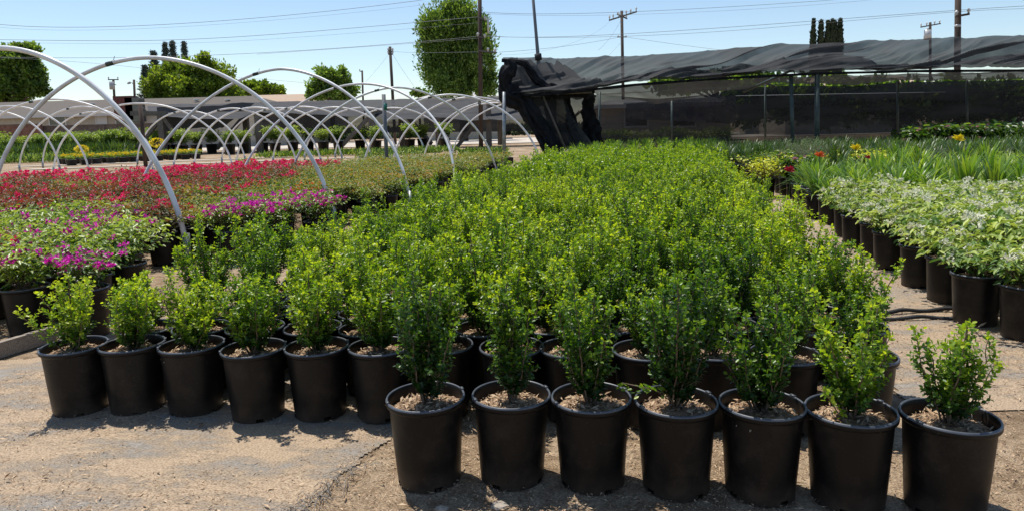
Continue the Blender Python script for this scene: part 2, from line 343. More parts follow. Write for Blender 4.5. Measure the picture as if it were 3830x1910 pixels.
def box(g, c, s, mi=0, rz=0, tint=.5, rx=0):
    c = np.asarray(c, float); s = np.asarray(s, float) / 2
    v = np.array([[x, y, z] for x in (-1, 1) for y in (-1, 1) for z in (-1, 1)]) * s
    if rx: v = np.c_[v[:, 0], v[:, 1] * math.cos(rx) - v[:, 2] * math.sin(rx), v[:, 1] * math.sin(rx) + v[:, 2] * math.cos(rx)]
    v = np.c_[v[:, 0] * math.cos(rz) - v[:, 1] * math.sin(rz), v[:, 0] * math.sin(rz) + v[:, 1] * math.cos(rz), v[:, 2]] + c
    g.add(v, [[0, 1, 3, 2], [4, 6, 7, 5], [0, 4, 5, 1], [2, 3, 7, 6], [0, 2, 6, 4], [1, 5, 7, 3]], mi, tint)
def bar(g, a, b, w_, h, mi=0, tint=.5):
    """square bar from a to b"""
    a = np.asarray(a, float); b = np.asarray(b, float); t = (b - a) / np.linalg.norm(b - a)
    n_ = np.cross(t, [0, 0, 1]); n_ = n_ / np.linalg.norm(n_) if np.linalg.norm(n_) > 1e-3 else np.array([1., 0, 0]); u = np.cross(n_, t)
    v = [p + n_ * sx * w_ / 2 + u * sy * h / 2 for p in (a, b) for sx, sy in ((-1, -1), (1, -1), (1, 1), (-1, 1))]
    g.add(v, [[0, 1, 2, 3], [7, 6, 5, 4], [0, 4, 5, 1], [1, 5, 6, 2], [2, 6, 7, 3], [3, 7, 4, 0]], mi, tint)
def lathe(g, prof, seg=40, mi=0, skip=None, wob=0, ph=0):
    prof = np.asarray(prof, float); a = np.linspace(0, 2 * np.pi, seg, endpoint=False)
    k_ = 1 + wob * np.cos(2 * a + ph)
    V = np.stack([prof[:, 0, None] * np.cos(a) * k_, prof[:, 0, None] * np.sin(a) * k_, np.repeat(prof[:, 1, None], seg, 1)], -1).reshape(-1, 3)
    F = []
    for i in range(len(prof) - 1):
        for j in range(seg):
            if skip and skip(i, j): continue
            F.append([i * seg + j, i * seg + (j + 1) % seg, (i + 1) * seg + (j + 1) % seg, (i + 1) * seg + j])
    g.add(V, F, mi)

# leaf templates: (x across, y along, z out)
T_OVAL = (np.array([[0, 0, 0], [-.5, .38, .10], [-.40, .78, .10], [0, 1, .0], [.40, .78, .10], [.5, .38, .10]]), np.array([[0, 3, 2, 1], [0, 5, 4, 3]]))
T_LONG = (np.array([[0, 0, 0], [-.5, .35, .12], [-.3, .75, .02], [0, 1, -.22], [.3, .75, .02], [.5, .35, .12]]), np.array([[0, 3, 2, 1], [0, 5, 4, 3]]))
T_RH = (np.array([[0, 0, 0], [-.5, .5, .08], [0, 1, 0], [.5, .5, .08]]), np.array([[0, 3, 2, 1]]))
T_BR = (np.array([[0, 0, 0], [-.45, .4, .22], [0, 1, .1], [.45, .4, .22]]), np.array([[0, 2, 1], [0, 3, 2]]))
def nrm(a): return a / (np.linalg.norm(a, axis=-1, keepdims=True) + 1e-9)
def leaves(g, P, D, N, L, W, tmpl, mi=0, tint=.5):
    tv, tf = tmpl; P = np.asarray(P, float); n = len(P)
    D = nrm(D); S = nrm(np.cross(D, N)); N = np.cross(S, D)
    L = np.broadcast_to(L, (n,)); W = np.broadcast_to(W, (n,))
    V = (P[:, None] + S[:, None] * (tv[None, :, 0, None] * W[:, None, None]) + D[:, None] * (tv[None, :, 1, None] * L[:, None, None]) + N[:, None] * (tv[None, :, 2, None] * L[:, None, None])).reshape(-1, 3)
    F = (tf[None] + (np.arange(n) * len(tv))[:, None, None]).reshape(-1, tf.shape[1])
    g.add(V, F, mi, np.repeat(np.broadcast_to(tint, (n,)), len(tf)))
def rdir(r, n): return nrm(r.normal(size=(n, 3)))

# ------------------------------------------------------------------ ground
def gh(x, y):
    return (fbm(x, y, 1.6, 3, 4) - .62) * .03 * np.clip(1 - (np.abs(y) - 8) / 10, 0, 1) - .004
def axis_pts(a, b, step, far_lo, far_hi, grow=1.16):
    p = list(np.arange(a, b, step)); s = step; x = p[-1]
    while x < far_hi: s *= grow; x += s; p.append(x)
    s = step; x = p[0]; q = []
    while x > far_lo: s *= grow; x -= s; q.append(x)
    return np.array(q[::-1] + p)
gx = axis_pts(-4.2, 4.6, .03, -700, 700); gy = axis_pts(1.3, 6.5, .03, -60, 1500)
X, Y = np.meshgrid(gx, gy); g = Geo()
i = np.arange(len(gy) - 1)[:, None] * len(gx) + np.arange(len(gx) - 1)[None]; i = i.ravel()
g.add(np.stack([X, Y, gh(X, Y)], -1).reshape(-1, 3), np.stack([i, i + 1, i + len(gx) + 1, i + len(gx)], -1))
tag(part('ground', g, M['sand']), 'dry sandy earth of the nursery yard', None, None, 'structure')

def sheet_poly(name, poly, step, m, lift=.003, wr=.006, ragged=.03, label=None):
    """fabric sheet on the ground with a ragged edge"""
    poly = np.array(poly, float); x0, y0 = poly.min(0); x1, y1 = poly.max(0)
    xs = np.arange(x0, x1, step); ys = np.arange(y0, y1, step); X, Y = np.meshgrid(xs, ys)
    px = X + (fbm(X, Y, 6, 5) - .5) * ragged * 4; py = Y + (fbm(X, Y, 6, 8) - .5) * ragged * 4
    ins = np.zeros(X.shape, bool); j = len(poly) - 1
    for k in range(len(poly)):
        (xi, yi), (xj, yj) = poly[k], poly[j]
        c = ((yi > py) != (yj > py)) & (px < (xj - xi) * (py - yi) / (yj - yi + 1e-12) + xi); ins ^= c; j = k
    Z = gh(X, Y) + lift + wr * np.abs(fbm(X + Y * .2, Y * 2.2, 2.5, 11, 4) - .5) * 2 + wr * .5 * fbm(X, Y, 9, 2)
    q = ins[:-1, :-1] & ins[1:, 1:] & ins[:-1, 1:] & ins[1:, :-1]
    i = (np.arange(len(ys) - 1)[:, None] * len(xs) + np.arange(len(xs) - 1)[None])[q]
    F = np.stack([i, i + 1, i + len(xs) + 1, i + len(xs)], -1); used = np.unique(F); mp = np.full(X.size, -1); mp[used] = np.arange(len(used))
    g = Geo(); g.add(np.stack([X, Y, Z], -1).reshape(-1, 3)[used], mp[F])
    return tag(part(name, g, m), label, None, None, 'structure')
sheet_poly('weed_fabric', [(-3.05, 3.9), (-3.6, 3.6), (-3.6, 1.35), (-.92, 1.35), (-.86, 2.0), (-.76, 2.25), (-.62, 2.52), (-.5, 2.9), (-.7, 3.4), (-1.6, 4.4)], .0125, M['fabric'], label='dusty grey weed fabric under the front of the beds')
sheet_poly('path_fabric', [(1.75, 2.9), (3.1, 2.75), (3.6, 4.6), (4.6, 9), (5.4, 14), (4.4, 14), (3.0, 8.6), (2.15, 5.2)], .03, M['fabric'], label='worn grey fabric along the path between the beds')

# road, strips far back
def flat(name, pts, z, m, label, kind='structure'):
    g = Geo(); g.add([(x, y, z) for x, y in pts], [list(range(len(pts)))]); return tag(part(name, g, m, smooth=False), label, None, None, kind)
flat('road', [(-32, 56), (40, 56), (40, 84), (-32, 84)], .03, M['road'], 'pale concrete yard road behind the tunnels')
g = Geo()
for k, (x0, y0, x1, y1) in enumerate([(-16.5, 24, -10, 27.5), (-21, 29.5, -6, 34), (-24, 33, -12, 36.5)]):
    g.add([(x0, y0, .02), (x1, y1, .02), (x1 + .2, y1 + .8, .02), (x0 - .2, y0 + .8, .02)], [[0, 1, 2, 3]])
tag(part('path', g, M['road'], smooth=False), 'pale dusty paths between the back beds', None, None, 'structure')

# ------------------------------------------------------------------ litter on the ground
def chips(n, sampler, seed, big=1.0, zoff=.004):
    r = np.random.default_rng(seed); P = sampler(r, n); n = len(P)
    z = gh(P[:, 0], P[:, 1]) + zoff + r.random(n) * .012
    P = np.c_[P, z]; a = r.random(n) * np.pi * 2
    D = np.c_[np.cos(a), np.sin(a), r.normal(0, .22, n)]; N = nrm(np.c_[r.normal(0, .35, n), r.normal(0, .35, n), np.ones(n)])
    g = Geo(); L = (.004 + r.gamma(1.6, .0036, n)) * big * np.where(r.random(n) < .05, 1.9, 1)
    leaves(g, P, D, N, L, L * (.10 + .2 * r.random(n)), T_RH, 0, r.random(n) ** .8 * .85); return g
def samp_yard(r, n):
    x = r.uniform(-3.2, 3.2, n * 3); y = 1.5 + r.random(n * 3) ** 1.4 * 4.5
    k = fbm(x, y, 1.8, 21, 3); edge = (x > -.9) | (fbm(x, y, 3, 30) > .55)
    seam = np.abs((x + .93) - (y - 1.5) * .3) < .09
    keep = (k + r.normal(0, .08, n * 3) > np.where(edge, .40, .57)) | seam; return np.c_[x, y][keep][:n]
tag(part('mulch_litter', chips(170000, samp_yard, 3, 1.0), M['mulch']), 'scattered bark chips and straw lying on the bare yard', 'bark litter', None, 'stuff')

# frayed fabric edge
r = np.random.default_rng(5); g = Geo(); edge = np.array([(-.93, 1.5), (-.88, 2.0), (-.77, 2.25), (-.63, 2.5)])
for k in range(260):
    t = r.random() * 2.99; i0 = int(t); p = edge[i0] + (edge[i0 + 1] - edge[i0]) * (t - i0) + r.normal(0, .025, 2)
    a = r.normal(-.9, .9); L = .02 + r.gamma(2, .018); q = np.array([math.cos(a), math.sin(a)])
    z0 = gh(p[0], p[1]) + .012; h = r.random() * .03
    tube(g, [(p[0], p[1], z0), (p[0] + q[0] * L * .5, p[1] + q[1] * L * .5, z0 + h), (p[0] + q[0] * L, p[1] + q[1] * L, z0 + h * .4)], .0005 + r.random() * .0009, 4)
tag(part('frayed_threads', g, M['frayed']), 'frayed grey threads along the torn fabric edge', 'torn fabric', None, 'stuff')
def torn(name, x, y, s, seed, label):
    r = np.random.default_rng(seed); n = 16; X, Y = np.meshgrid(np.linspace(-1, 1, n), np.linspace(-1, 1, n))
    rad = np.hypot(X, Y * 1.0); Z = .028 * np.abs(np.sin(X * 5 + Y * 3 + seed)) * np.exp(-rad ** 2) + .02 * fbm(X * 2, Y * 2, 2, seed)
    ii = []
    lim = .75 + .3 * np.sin(np.arctan2(Y, X) * 5 + seed) * .5
    g = Geo(); i = (np.arange(n - 1)[:, None] * n + np.arange(n - 1)[None]); q = (rad < lim)[:-1, :-1]
    i = i[q]; F = np.stack([i, i + 1, i + n + 1, i + n], -1)
    g.add(np.stack([X * s, Y * s * .55, Z + .004], -1).reshape(-1, 3), F)
    tag(part(name, g, M['frayed'], loc=(x, y, float(gh(x, y)) + .006)), label, 'fabric scrap')
torn('fabric_scrap', -.98, 1.93, .12, 2, 'crumpled grey fabric scrap at the bottom edge, left of the front pots')
torn('fabric_scrap', -1.55, 1.95, .16, 4, 'grey fabric scrap lying flat near the bottom left of the yard')
for k, (px, py, s, lb) in enumerate([(1255, 1262, .020, 'small pale stone lying before the second front pot'), (1105, 1270, .015, 'small dusty stone at the foot of the leftmost front pot'), (2110, 1275, .016, 'small stone between the fifth and sixth front pots')]):
    p = at(px, py, 2.12); x, y = p.x, 2.2
    r = np.random.default_rng(k); g = Geo(); V = []; 
    for a in np.linspace(0, np.pi, 7):
        for b in np.linspace(0, 2 * np.pi, 10, endpoint=False): V.append(np.array([math.sin(a) * math.cos(b) * 1.4, math.sin(a) * math.sin(b), math.cos(a) * .6]) * s * (1 + .35 * r.random()))
    F = [[i * 10 + j, i * 10 + (j + 1) % 10, (i + 1) * 10 + (j + 1) % 10, (i + 1) * 10 + j] for i in range(6) for j in range(10)]
    g.add(V, F); tag(part('stone', g, M['stone'], loc=(x, y, float(gh(x, y)) + s * .3), smooth=False), lb, 'stone')
p = at(2497, 924, 2.9); g = Geo(); leaves(g, [(0, 0, 0)], [(1, .1, .05)], [(0, 0, 1)], .055, .03, (np.array([[0, 0, 0], [-.5, .38, .3], [-.40, .78, .3], [0, 1, .15], [.40, .78, .3], [.5, .38, .3]]), np.array([[0, 3, 2, 1], [0, 5, 4, 3]]))); _k = EYE / (EYE - p.z); tag(part('dry_leaf', g, M['redcan'], loc=(p.x * _k, 2.9 * _k, .006)), 'curled brown dry leaf lying on the path at the right', 'leaf')
# folds in the path fabric
for k, (y, x0, x1, lb) in enumerate([(4.45, 2.05, 3.0, 'dark rolled fold of fabric crossing the path in front of the white jasmine'), (4.28, 1.95, 2.95, 'thin torn fabric fold crossing the path, nearer the camera')]):
    xs = np.linspace(x0, x1, 40); P = np.c_[xs, y + .05 * np.sin(xs * 5 + k) + (fbm(xs, xs * 0, 5, k) - .5) * .06 - (xs - x0) * .1, gh(xs, xs * 0 + y) + .022 + .008 * np.sin(xs * 20)]
    g = Geo(); tube(g, P, .010 + .006 * fbm(xs, xs * 0, 12, k), 6); tag(part('fabric_fold', g, M['darkfill']), lb, 'fabric fold')

# timber edging board at the left
g = Geo(); a = np.array((-3.36, 3.2, .052)); b = np.array((-2.98, 4.28, .052)); bar(g, a, b, .04, .095)
tag(part('timber_board', g, M['plank'], smooth=False), 'weathered grey timber edging board on the left in front of the bougainvilleas', 'board')

# ------------------------------------------------------------------ pots, soil
def pot_geo(seed):
    r = np.random.default_rng(seed); g = Geo(); S = 48; j0 = r.integers(0, 12)
    prof = [(.1165, .0), (.1172, .016), (.1185, .03), (.127, .16), (.1345, .290), (.1352, .300), (.1452, .301), (.1462, .304), (.1464, .3145), (.1440, .3205), (.1400, .3215), (.1375, .318), (.1345, .30), (.127, .20), (.120, .05)]
    lathe(g, prof, S, 0, skip=lambda i, j: i == 0 and (j + j0) % 12 in (0, 1), wob=.006, ph=r.random() * 6)
    a = np.linspace(0, 2 * np.pi, S, endpoint=False)
    g.add(np.c_[.1165 * np.cos(a), .1165 * np.sin(a), np.full(S, .001)], [list(range(S))])
    F0, m0, t0 = g.F[0]; k_ = F0[:, 0] // S; g.F[0] = (F0[(k_ < 8) | (k_ > 10)], 0, t0[(k_ < 8) | (k_ > 10)]); kk = (k_ >= 8) & (k_ <= 10); g.F.append((F0[kk], 1, t0[kk]))
    for q in range(2):          # small moulded tabs on the rim
        b = q * np.pi + .4; box(g, (.142 * math.cos(b), .142 * math.sin(b), .3222), (.010, .022, .005), 1, rz=b)
    return g
POT = [pot_geo(k).mesh('pot', [M['pot'], M['rim']]) for k in range(4)]
def soil_geo(seed, n=750, dark=0, z=.272):
    r = np.random.default_rng(seed + 50); g = Geo(); rr = np.linspace(0, .1325, 9); a = np.linspace(0, 2 * np.pi, 28, endpoint=False)
    A, Q = np.meshgrid(a, rr); X = Q * np.cos(A); Y = Q * np.sin(A); Z = z + .016 * (1 - (Q / .13) ** 2) + (fbm(X, Y, 30, seed) - .5) * .02
    i = (np.arange(8)[:, None] * 28 + np.arange(28)[None]); j = (np.arange(8)[:, None] * 28 + (np.arange(28)[None] + 1) % 28)
    g.add(np.stack([X, Y, Z], -1).reshape(-1, 3), np.stack([i, j, j + 28, i + 28], -1).reshape(-1, 4), 0, .28 - dark)
    q = .115 * np.sqrt(r.random(n)); a = r.random(n) * 6.283; x = q * np.cos(a); y = q * np.sin(a)
    P = np.c_[x, y, z + .016 * (1 - (q / .13) ** 2) + (fbm(x, y, 30, seed) - .5) * .02 + .002 + r.random(n) * .008]
    a = r.random(n) * 6.283; L = .007 + r.gamma(2, .005, n)
    leaves(g, P, np.c_[np.cos(a), np.sin(a), r.normal(0, .3, n)], np.c_[r.normal(0, .4, n), r.normal(0, .4, n), np.ones(n)], L, L * (.14 + .22 * r.random(n)), T_RH, 0, .1 + r.random(n) * .8 - dark)
    return g
SOILG = [soil_geo(k) for k in range(5)]
SOIL = [s.mesh('soil', [M['mulch']]) for s in SOILG]
SOILD = [soil_geo(k + 9, 250, .15, .285).mesh('soil', [M['mulch']]) for k in range(2)]

# ------------------------------------------------------------------ plant makers: return (foliage Geo, stem Geo, flower Geo)
def boxwood(seed, H=.45, spread=.13, ns=11, dens=1.0, tmpl=T_OVAL, ls=1.0, lean=(0, 0), yellow=0.0, bottom=.12):
    r = np.random.default_rng(seed); f = Geo(); st = Geo(); z0 = .28
    PL, DL, NL, LL, TL = [], [], [], [], []
    for k in range(ns):
        ph = k / ns * 6.283 * 1.618 * 3 + r.normal(0, .4); hk = H * (r.uniform(.55, 1.0) if k else 1.0); Rk = spread * (r.uniform(.45, 1.05) if k > 2 else r.uniform(0, .35))
        if k and r.random() < .16: hk *= 1.24; 
        t = np.linspace(0, 1, 14); wob = np.cumsum(r.normal(0, .004, (14, 2)), 0)
        P = np.c_[np.cos(ph) * Rk * t ** .75 + wob[:, 0] + lean[0] * t, np.sin(ph) * Rk * t ** .75 + wob[:, 1] + lean[1] * t, z0 - .01 + hk * t]
        tube(st, P, .0030 * (1 - .8 * t) + (.0007 if k else .0022), 5, cap=False)
        n_tw = int(hk / .0145 * dens)
        for q in range(n_tw):
            s = bottom + (1 - bottom) * (q + r.random() * .5) / n_tw; i0 = min(int(s * 13), 12); p = P[i0] + (P[i0 + 1] - P[i0]) * (s * 13 - i0)
            a = q * 2.4 + r.normal(0, .4); tl = (.028 + .062 * r.random()) * (1.12 - .55 * s) * (.55 if s < .2 else 1)
            if s > .93: tl *= .6
            out = np.array([math.cos(a), math.sin(a), .55 + .9 * s * r.random()]); out /= np.linalg.norm(out)
            nn = max(2, int(tl / .0085)); u = (np.arange(nn) + .8) / nn
            pts = p + out * tl * u[:, None] + np.array([0, 0, .012]) * (u ** 2)[:, None]
            side = np.cross(out, [0, 0, 1]); side /= np.linalg.norm(side) + 1e-6; up = np.cross(side, out)
            for sg in (-1, 1):
                alt = np.arange(nn) % 2
                sd = np.where(alt[:, None] == 0, side * sg, up * sg) + r.normal(0, .22, (nn, 3))
                dd = out * .75 + sd; PL.append(pts); DL.append(dd); NL.append(out * 1.0 - sd * .5 + np.array([0, 0, .55]) + r.normal(0, .25, (nn, 3)))
                LL.append(np.full(nn, .0205 * ls) * (.72 + .5 * r.random(nn)) * (1.05 - .25 * u))
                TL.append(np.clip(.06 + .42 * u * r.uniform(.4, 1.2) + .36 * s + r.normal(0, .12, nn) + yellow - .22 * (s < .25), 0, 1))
            if tl > .035: tube(st, np.array([p, p + out * tl]), .0009, 4, cap=False)
        n2 = 5; PL.append(P[-1] + r.normal(0, .003, (n2, 3))); DL.append(rdir(r, n2) * .8 + [0, 0, .8]); NL.append(rdir(r, n2)); LL.append(np.full(n2, .018 * ls)); TL.append(np.full(n2, .85))
    Lc = np.concatenate(LL)
    leaves(f, np.concatenate(PL), np.concatenate(DL), np.concatenate(NL), Lc, Lc * .60, tmpl, 0, np.concatenate(TL))
    return f, st, None

def bushy(seed, H, Rr, nl, L, W, z0=.28, tmpl=T_LONG, nc=16, flowers=0, fn=12, fl=.03, fs=None, top=.5, droop=.3, tb=0.0, tmplf=T_BR, fzone=.6, cane=True):
    """arching canes carrying broad leaves, flower clusters at the cane ends"""
    r = np.random.default_rng(seed); f = Geo(); st = Geo(); fl_g = Geo(); PL, DL, NL, TL = [], [], [], []; ends = []
    per = max(4, nl // nc)
    for k in range(nc):
        ph = r.random() * 6.283; hk = H * r.uniform(.55, 1.0); Rk = Rr * math.sqrt(r.random()) * 1.05
        t = np.linspace(0, 1, 10); P = np.c_[np.cos(ph) * Rk * t ** 1.1, np.sin(ph) * Rk * t ** 1.1, z0 - .01 + hk * (t * 1.35 - .35 * t ** 2 - droop * .3 * t ** 4 * (Rk / Rr))]
        P[:, :2] += np.cumsum(r.normal(0, .008, (10, 2)), 0)
        if cane: tube(st, P, .004 * (1 - .7 * t), 5, cap=False)
        ends.append(P[-1])
        s = .15 + .85 * r.random(per) ** .8; i0 = np.minimum((s * 9).astype(int), 8); p = P[i0] + (P[i0 + 1] - P[i0]) * (s * 9 - i0)[:, None]
        o = rdir(r, per); o[:, 2] = np.abs(o[:, 2]) * .5 + .05; p = p + o * (.02 + .06 * r.random(per))[:, None] * (Rr / .2)
        PL.append(p); DL.append(o * [1, 1, .5] + [0, 0, -droop * .6] + r.normal(0, .2, (per, 3))); NL.append(np.c_[r.normal(0, .4, (per, 2)), np.ones(per)]); TL.append(np.clip(.18 + .55 * s + r.normal(0, .18, per) + tb, 0, 1))
    P = np.concatenate(PL); n = len(P); l_ = L * (.6 + .6 * r.random(n))
    leaves(f, P, np.concatenate(DL), np.concatenate(NL), l_, l_ * W, tmpl, 0, np.concatenate(TL))
    if flowers:
        ends = np.array(ends); pk = ends[r.integers(0, len(ends), flowers)] if fs is None else None
        cand = P[P[:, 2] > z0 + H * fzone * .8]
        if len(cand) > 0: pk[::2] = cand[r.integers(0, len(cand), len(pk[::2]))]
        for c in pk:
            o = rdir(r, fn) * (.035 * r.random(fn) ** .5)[:, None] * [1, 1, .7]; q = c + o + [0, 0, .02]
            d = rdir(r, fn); d[:, 2] = np.abs(d[:, 2])
            leaves(fl_g, q, d, rdir(r, fn), fl * (.7 + .5 * r.random(fn)), fl * .8, tmplf, 0, r.random(fn))
    return f, st, fl_g if flowers else None

def straps(seed, n, L, W, z0=.28, R0=.06, arch=.8, seg=6, tb=0.0, upright=.5):
    r = np.random.default_rng(seed); f = Geo()
    for k in range(n):
        ph = r.random() * 6.283; l_ = L * r.uniform(.6, 1.1); el = R(90) - abs(r.normal(0, 1)) * R(38) * (1.2 - upright); w_ = W * r.uniform(.7, 1.2)
        h = np.array([math.cos(ph), math.sin(ph), 0]); sd = np.array([-h[1], h[0], 0]) ; p = h * R0 * r.random() + [0, 0, z0]; V = []; e = el
        for q in range(seg + 1):
            t = q / seg; ww = w_ * (1 - t ** 2.2) + .0008
            V += [p - sd * ww / 2 + [0, 0, ww * .18], p + sd * ww / 2 + [0, 0, ww * .18]]
            p = p + (h * math.cos(e) + np.array([0, 0, math.sin(e)])) * l_ / seg; e -= arch * (1.6 / seg) * r.uniform(.4, 1.5) * (.3 + t * 1.4)
        f.add(V, [[2 * q, 2 * q + 1, 2 * q + 3, 2 * q + 2] for q in range(seg)], 0, np.clip(r.normal(.5, .2) + tb, 0, 1))
    return f, None, None

def potted(name, v, x, y, label, cat, group, rz=0, fs=1.0, pot=0, soil=None, z=0.0, partnames=('foliage', 'stems', 'flowers'), lean=None):
    """v = dict of part meshes; one Empty with its parts"""
    o = empty(name, (x, y, z), label, cat, group, rz)
    h_ = (x * 37.7 + y * 91.3) % 1; o.rotation_euler = (.022 * (h_ - .5), .03 * (((h_ * 7.3) % 1) - .5), rz)
    link('pot', POT[pot % len(POT)], o)
    link('soil', soil or SOIL[pot % len(SOIL)], o)
    for pn in ('stems', 'foliage', 'flowers', 'flower'):
        if v.get(pn):
            c = link(pn, v[pn], o)
            if fs != 1.0: c.scale = (fs, fs, fs); c.location = (0, 0, .28 * (1 - fs))
    return o
def variant(gs, mf, ms='stem', mfl=None):
    f, s, fl = gs; d = {'foliage': f.mesh('foliage', [M[mf]])}
    if s is not None and s.n: d['stems'] = s.mesh('stems', [M[ms]])
    if fl is not None and fl.n: d['flowers'] = fl.mesh('flowers', [M[mfl]])
    return d

# ------------------------------------------------------------------ BOXWOOD BLOCK
front = [  # x, y, height, spread, stems, leaves, yellow, lean, label
 (-.334, 2.416, .50, .125, 11, 1.0, -.06, (-.0, .02), 'potted boxwood in the front row, leftmost, with a loose ragged column of leaves'),
 (-.024, 2.413, .50, .085, 9, .9, -.03, (-.02, .0), 'slender front row boxwood with one pale bare stem, second pot from the left'),
 (.272, 2.371, .45, .14, 11, 1.0, -.03, (-.01, 0), 'front row boxwood, third pot from the left, compact crown narrowing to its base'),
 (.566, 2.317, .54, .17, 13, 1.0, -.02, (.02, 0), 'tallest boxwood of the front row, in its middle pot, with one long low side shoot'),
 (.852, 2.267, .44, .15, 12, .95, -.02, (-.02, 0), 'front row boxwood, fifth pot from the left, open wide V shaped crown'),
 (1.129, 2.199, .44, .15, 12, 1.0, .0, (.0, 0), 'front row boxwood, sixth pot, bushy with a small separate shoot on its left'),
 (1.419, 2.133, .38, .125, 11, 1.05, .06, (.03, 0), 'rightmost front row boxwood standing alone against the sand, narrow with two tops')]
left = [
 (-2.105, 3.157, .40, .17, 12, .95, .14, (-.02, 0), 'leftmost potted boxwood beside the timber board, sparse yellow green shoots'),
 (-1.828, 3.154, .37, .15, 12, 1.0, .08, (0, 0), 'second boxwood from the left in the recessed row, rounded bright green crown'),
 (-1.53, 3.119, .35, .15, 13, 1.0, .20, (0, 0), 'yellowest boxwood of the recessed left row, third from the left end'),
 (-1.207, 3.046, .39, .16, 14, 1.0, .04, (0, 0), 'fourth boxwood in the recessed left row, broad dense dark green crown'),
 (-.917, 3.047, .42, .14, 13, 1.0, .06, (0, 0), 'fifth boxwood in the recessed left row, casting a twiggy shadow on the sand'),
 (-.62, 3.02, .42, .13, 12, 1.0, .05, (0, 0), 'sixth boxwood of the recessed left row, half hidden by the first front row plant')]
for k, (x, y, H, sp, ns, dn, yl, ln, lb) in enumerate(front + left):
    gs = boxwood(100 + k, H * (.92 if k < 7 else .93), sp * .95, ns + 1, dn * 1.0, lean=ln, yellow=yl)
    if k == 3:      # the long low side shoot
        f, st, _ = gs; r = np.random.default_rng(1); n = 46; t = r.random(n)
        P = np.c_[-.02 - .19 * t, -.03 - .03 * t, .36 + .05 * t + .01 * np.sin(t * 6)] + r.normal(0, .009, (n, 3))
        leaves(f, P, nrm(np.c_[-np.ones(n) * .8, np.zeros(n), np.ones(n) * .3] + r.normal(0, .6, (n, 3))), nrm(r.normal(0, .5, (n, 3)) + [0, -.3, 1]), .02, .0125, T_OVAL, 0, np.clip(.75 + r.normal(0, .1, n), 0, 1))
        tube(st, [(0, 0, .3), (-.08, -.04, .375), (-.2, -.055, .41)], .002, 5)
    if k == 5:
        f, st, _ = gs; r = np.random.default_rng(2); n = 30; t = r.random(n)
        P = np.c_[-.04 - .09 * t, -.06 + 0 * t, .30 + .13 * t] + r.normal(0, .008, (n, 3))
        leaves(f, P, nrm(rdir(r, n) + [-.4, 0, .5]), nrm(r.normal(0, .5, (n, 3)) + [0, -.3, 1]), .019, .012, T_OVAL, 0, np.clip(.6 + r.normal(0, .1, n), 0, 1))
        tube(st, [(0, 0, .28), (-.07, -.06, .33), (-.13, -.06, .43)], .002, 5)
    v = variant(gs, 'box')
    potted('potted_boxwood', v, x, y, lb, 'potted shrub', 'boxwoods of the front row' if k < 7 else 'boxwoods of the recessed left row', pot=k, rz=0)
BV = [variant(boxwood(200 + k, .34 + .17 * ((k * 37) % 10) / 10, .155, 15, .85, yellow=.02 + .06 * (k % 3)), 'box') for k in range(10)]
def left_edge(y): return np.interp(y, [3.0, 3.3, 3.8, 4.3, 6, 7.8, 10, 13, 16.5], [-2.2, -2.15, -1.88, -1.55, -1.2, -.8, -.3, .45, 1.1])
def right_edge(y): return np.interp(y, [2.6, 2.75, 3.0, 3.8, 8.8, 17], [1.45, 1.5, 1.6, 1.75, 3.0, 4.7])
spots = []; r = np.random.default_rng(11)
for k in range(0, 60):
    for q in range(-14, 26):
        X0 = -.32 + q * .292 + k * .275 * .19 + (k % 2) * .12; Yb = 3.0 - .085 * X0 + k * .272
        if k == 0: X0 = -.32 + q * .292; Yb = 2.97 - .16 * X0
        x = X0 + r.normal(0, .014); y = Yb + r.normal(0, .014)
        if y > 16.8 - .1 * x: continue
        if k == 0 and x < -.5: continue
        if k > 6 and r.random() < .012: continue
        if x < left_edge(y) + (0.0 if k else 0) or x > right_edge(y) - .0: continue
        if min((x - a[0]) ** 2 + (y - a[1]) ** 2 for a in front + left) < .262 ** 2: continue
        spots.append((x, y, k))
spots.sort(key=lambda s: math.hypot(s[0], s[1]))
far = Geo(); FB = []
for k in range(5):
    f, st, _ = boxwood(300 + k, .34 + .045 * k, .16, 12, .42, tmpl=T_RH, ls=1.7, yellow=.09); g = Geo(); g.join(f, 0)
    FB.append(g)
fpot = Geo(); lathe(fpot, [(.117, 0), (.135, .29), (.146, .295), (.146, .32), (.137, .32), (.134, .27), (0.001, .28)], 14)
for n_, (x, y, k) in enumerate(spots):
    if n_ < 287:
        re = x > right_edge(y) - .3; le = x < left_edge(y) + .3
        if re and n_ < 60 and y < 3.2: lb, gp = 'potted boxwood at the near right corner of the block, beside the open path', 'boxwoods at the near right corner'
        elif re: lb, gp = 'potted boxwood along the right edge of the block beside the bare path', 'boxwoods along the right edge'
        elif le: lb, gp = 'potted boxwood along the left edge of the block facing the bougainvilleas', 'boxwoods along the left edge'
        elif k == 0: lb, gp = 'potted boxwood standing directly behind the seven front row pots', 'boxwoods just behind the front row'
        else: lb, gp = 'bright green potted boxwood packed shoulder to shoulder inside the large block', 'boxwoods packed inside the block'
        potted('potted_boxwood', BV[r.integers(0, 10)], x, y, lb, 'potted shrub', gp, rz=r.random() * 6.28, fs=r.uniform(.80, 1.16), pot=n_)
    else:
        far.join(FB[r.integers(0, 5)].moved((x, y, 0), r.random() * 6.28, r.uniform(.9, 1.1)), 0); far.join(fpot.moved((x, y, 0)), 1)
tag(part('boxwood_bed', far, [M['box'], M['pot']]), 'far part of the green boxwood block, merging into one mass', 'boxwood bed', None, 'stuff')
print('boxwoods', len(spots))

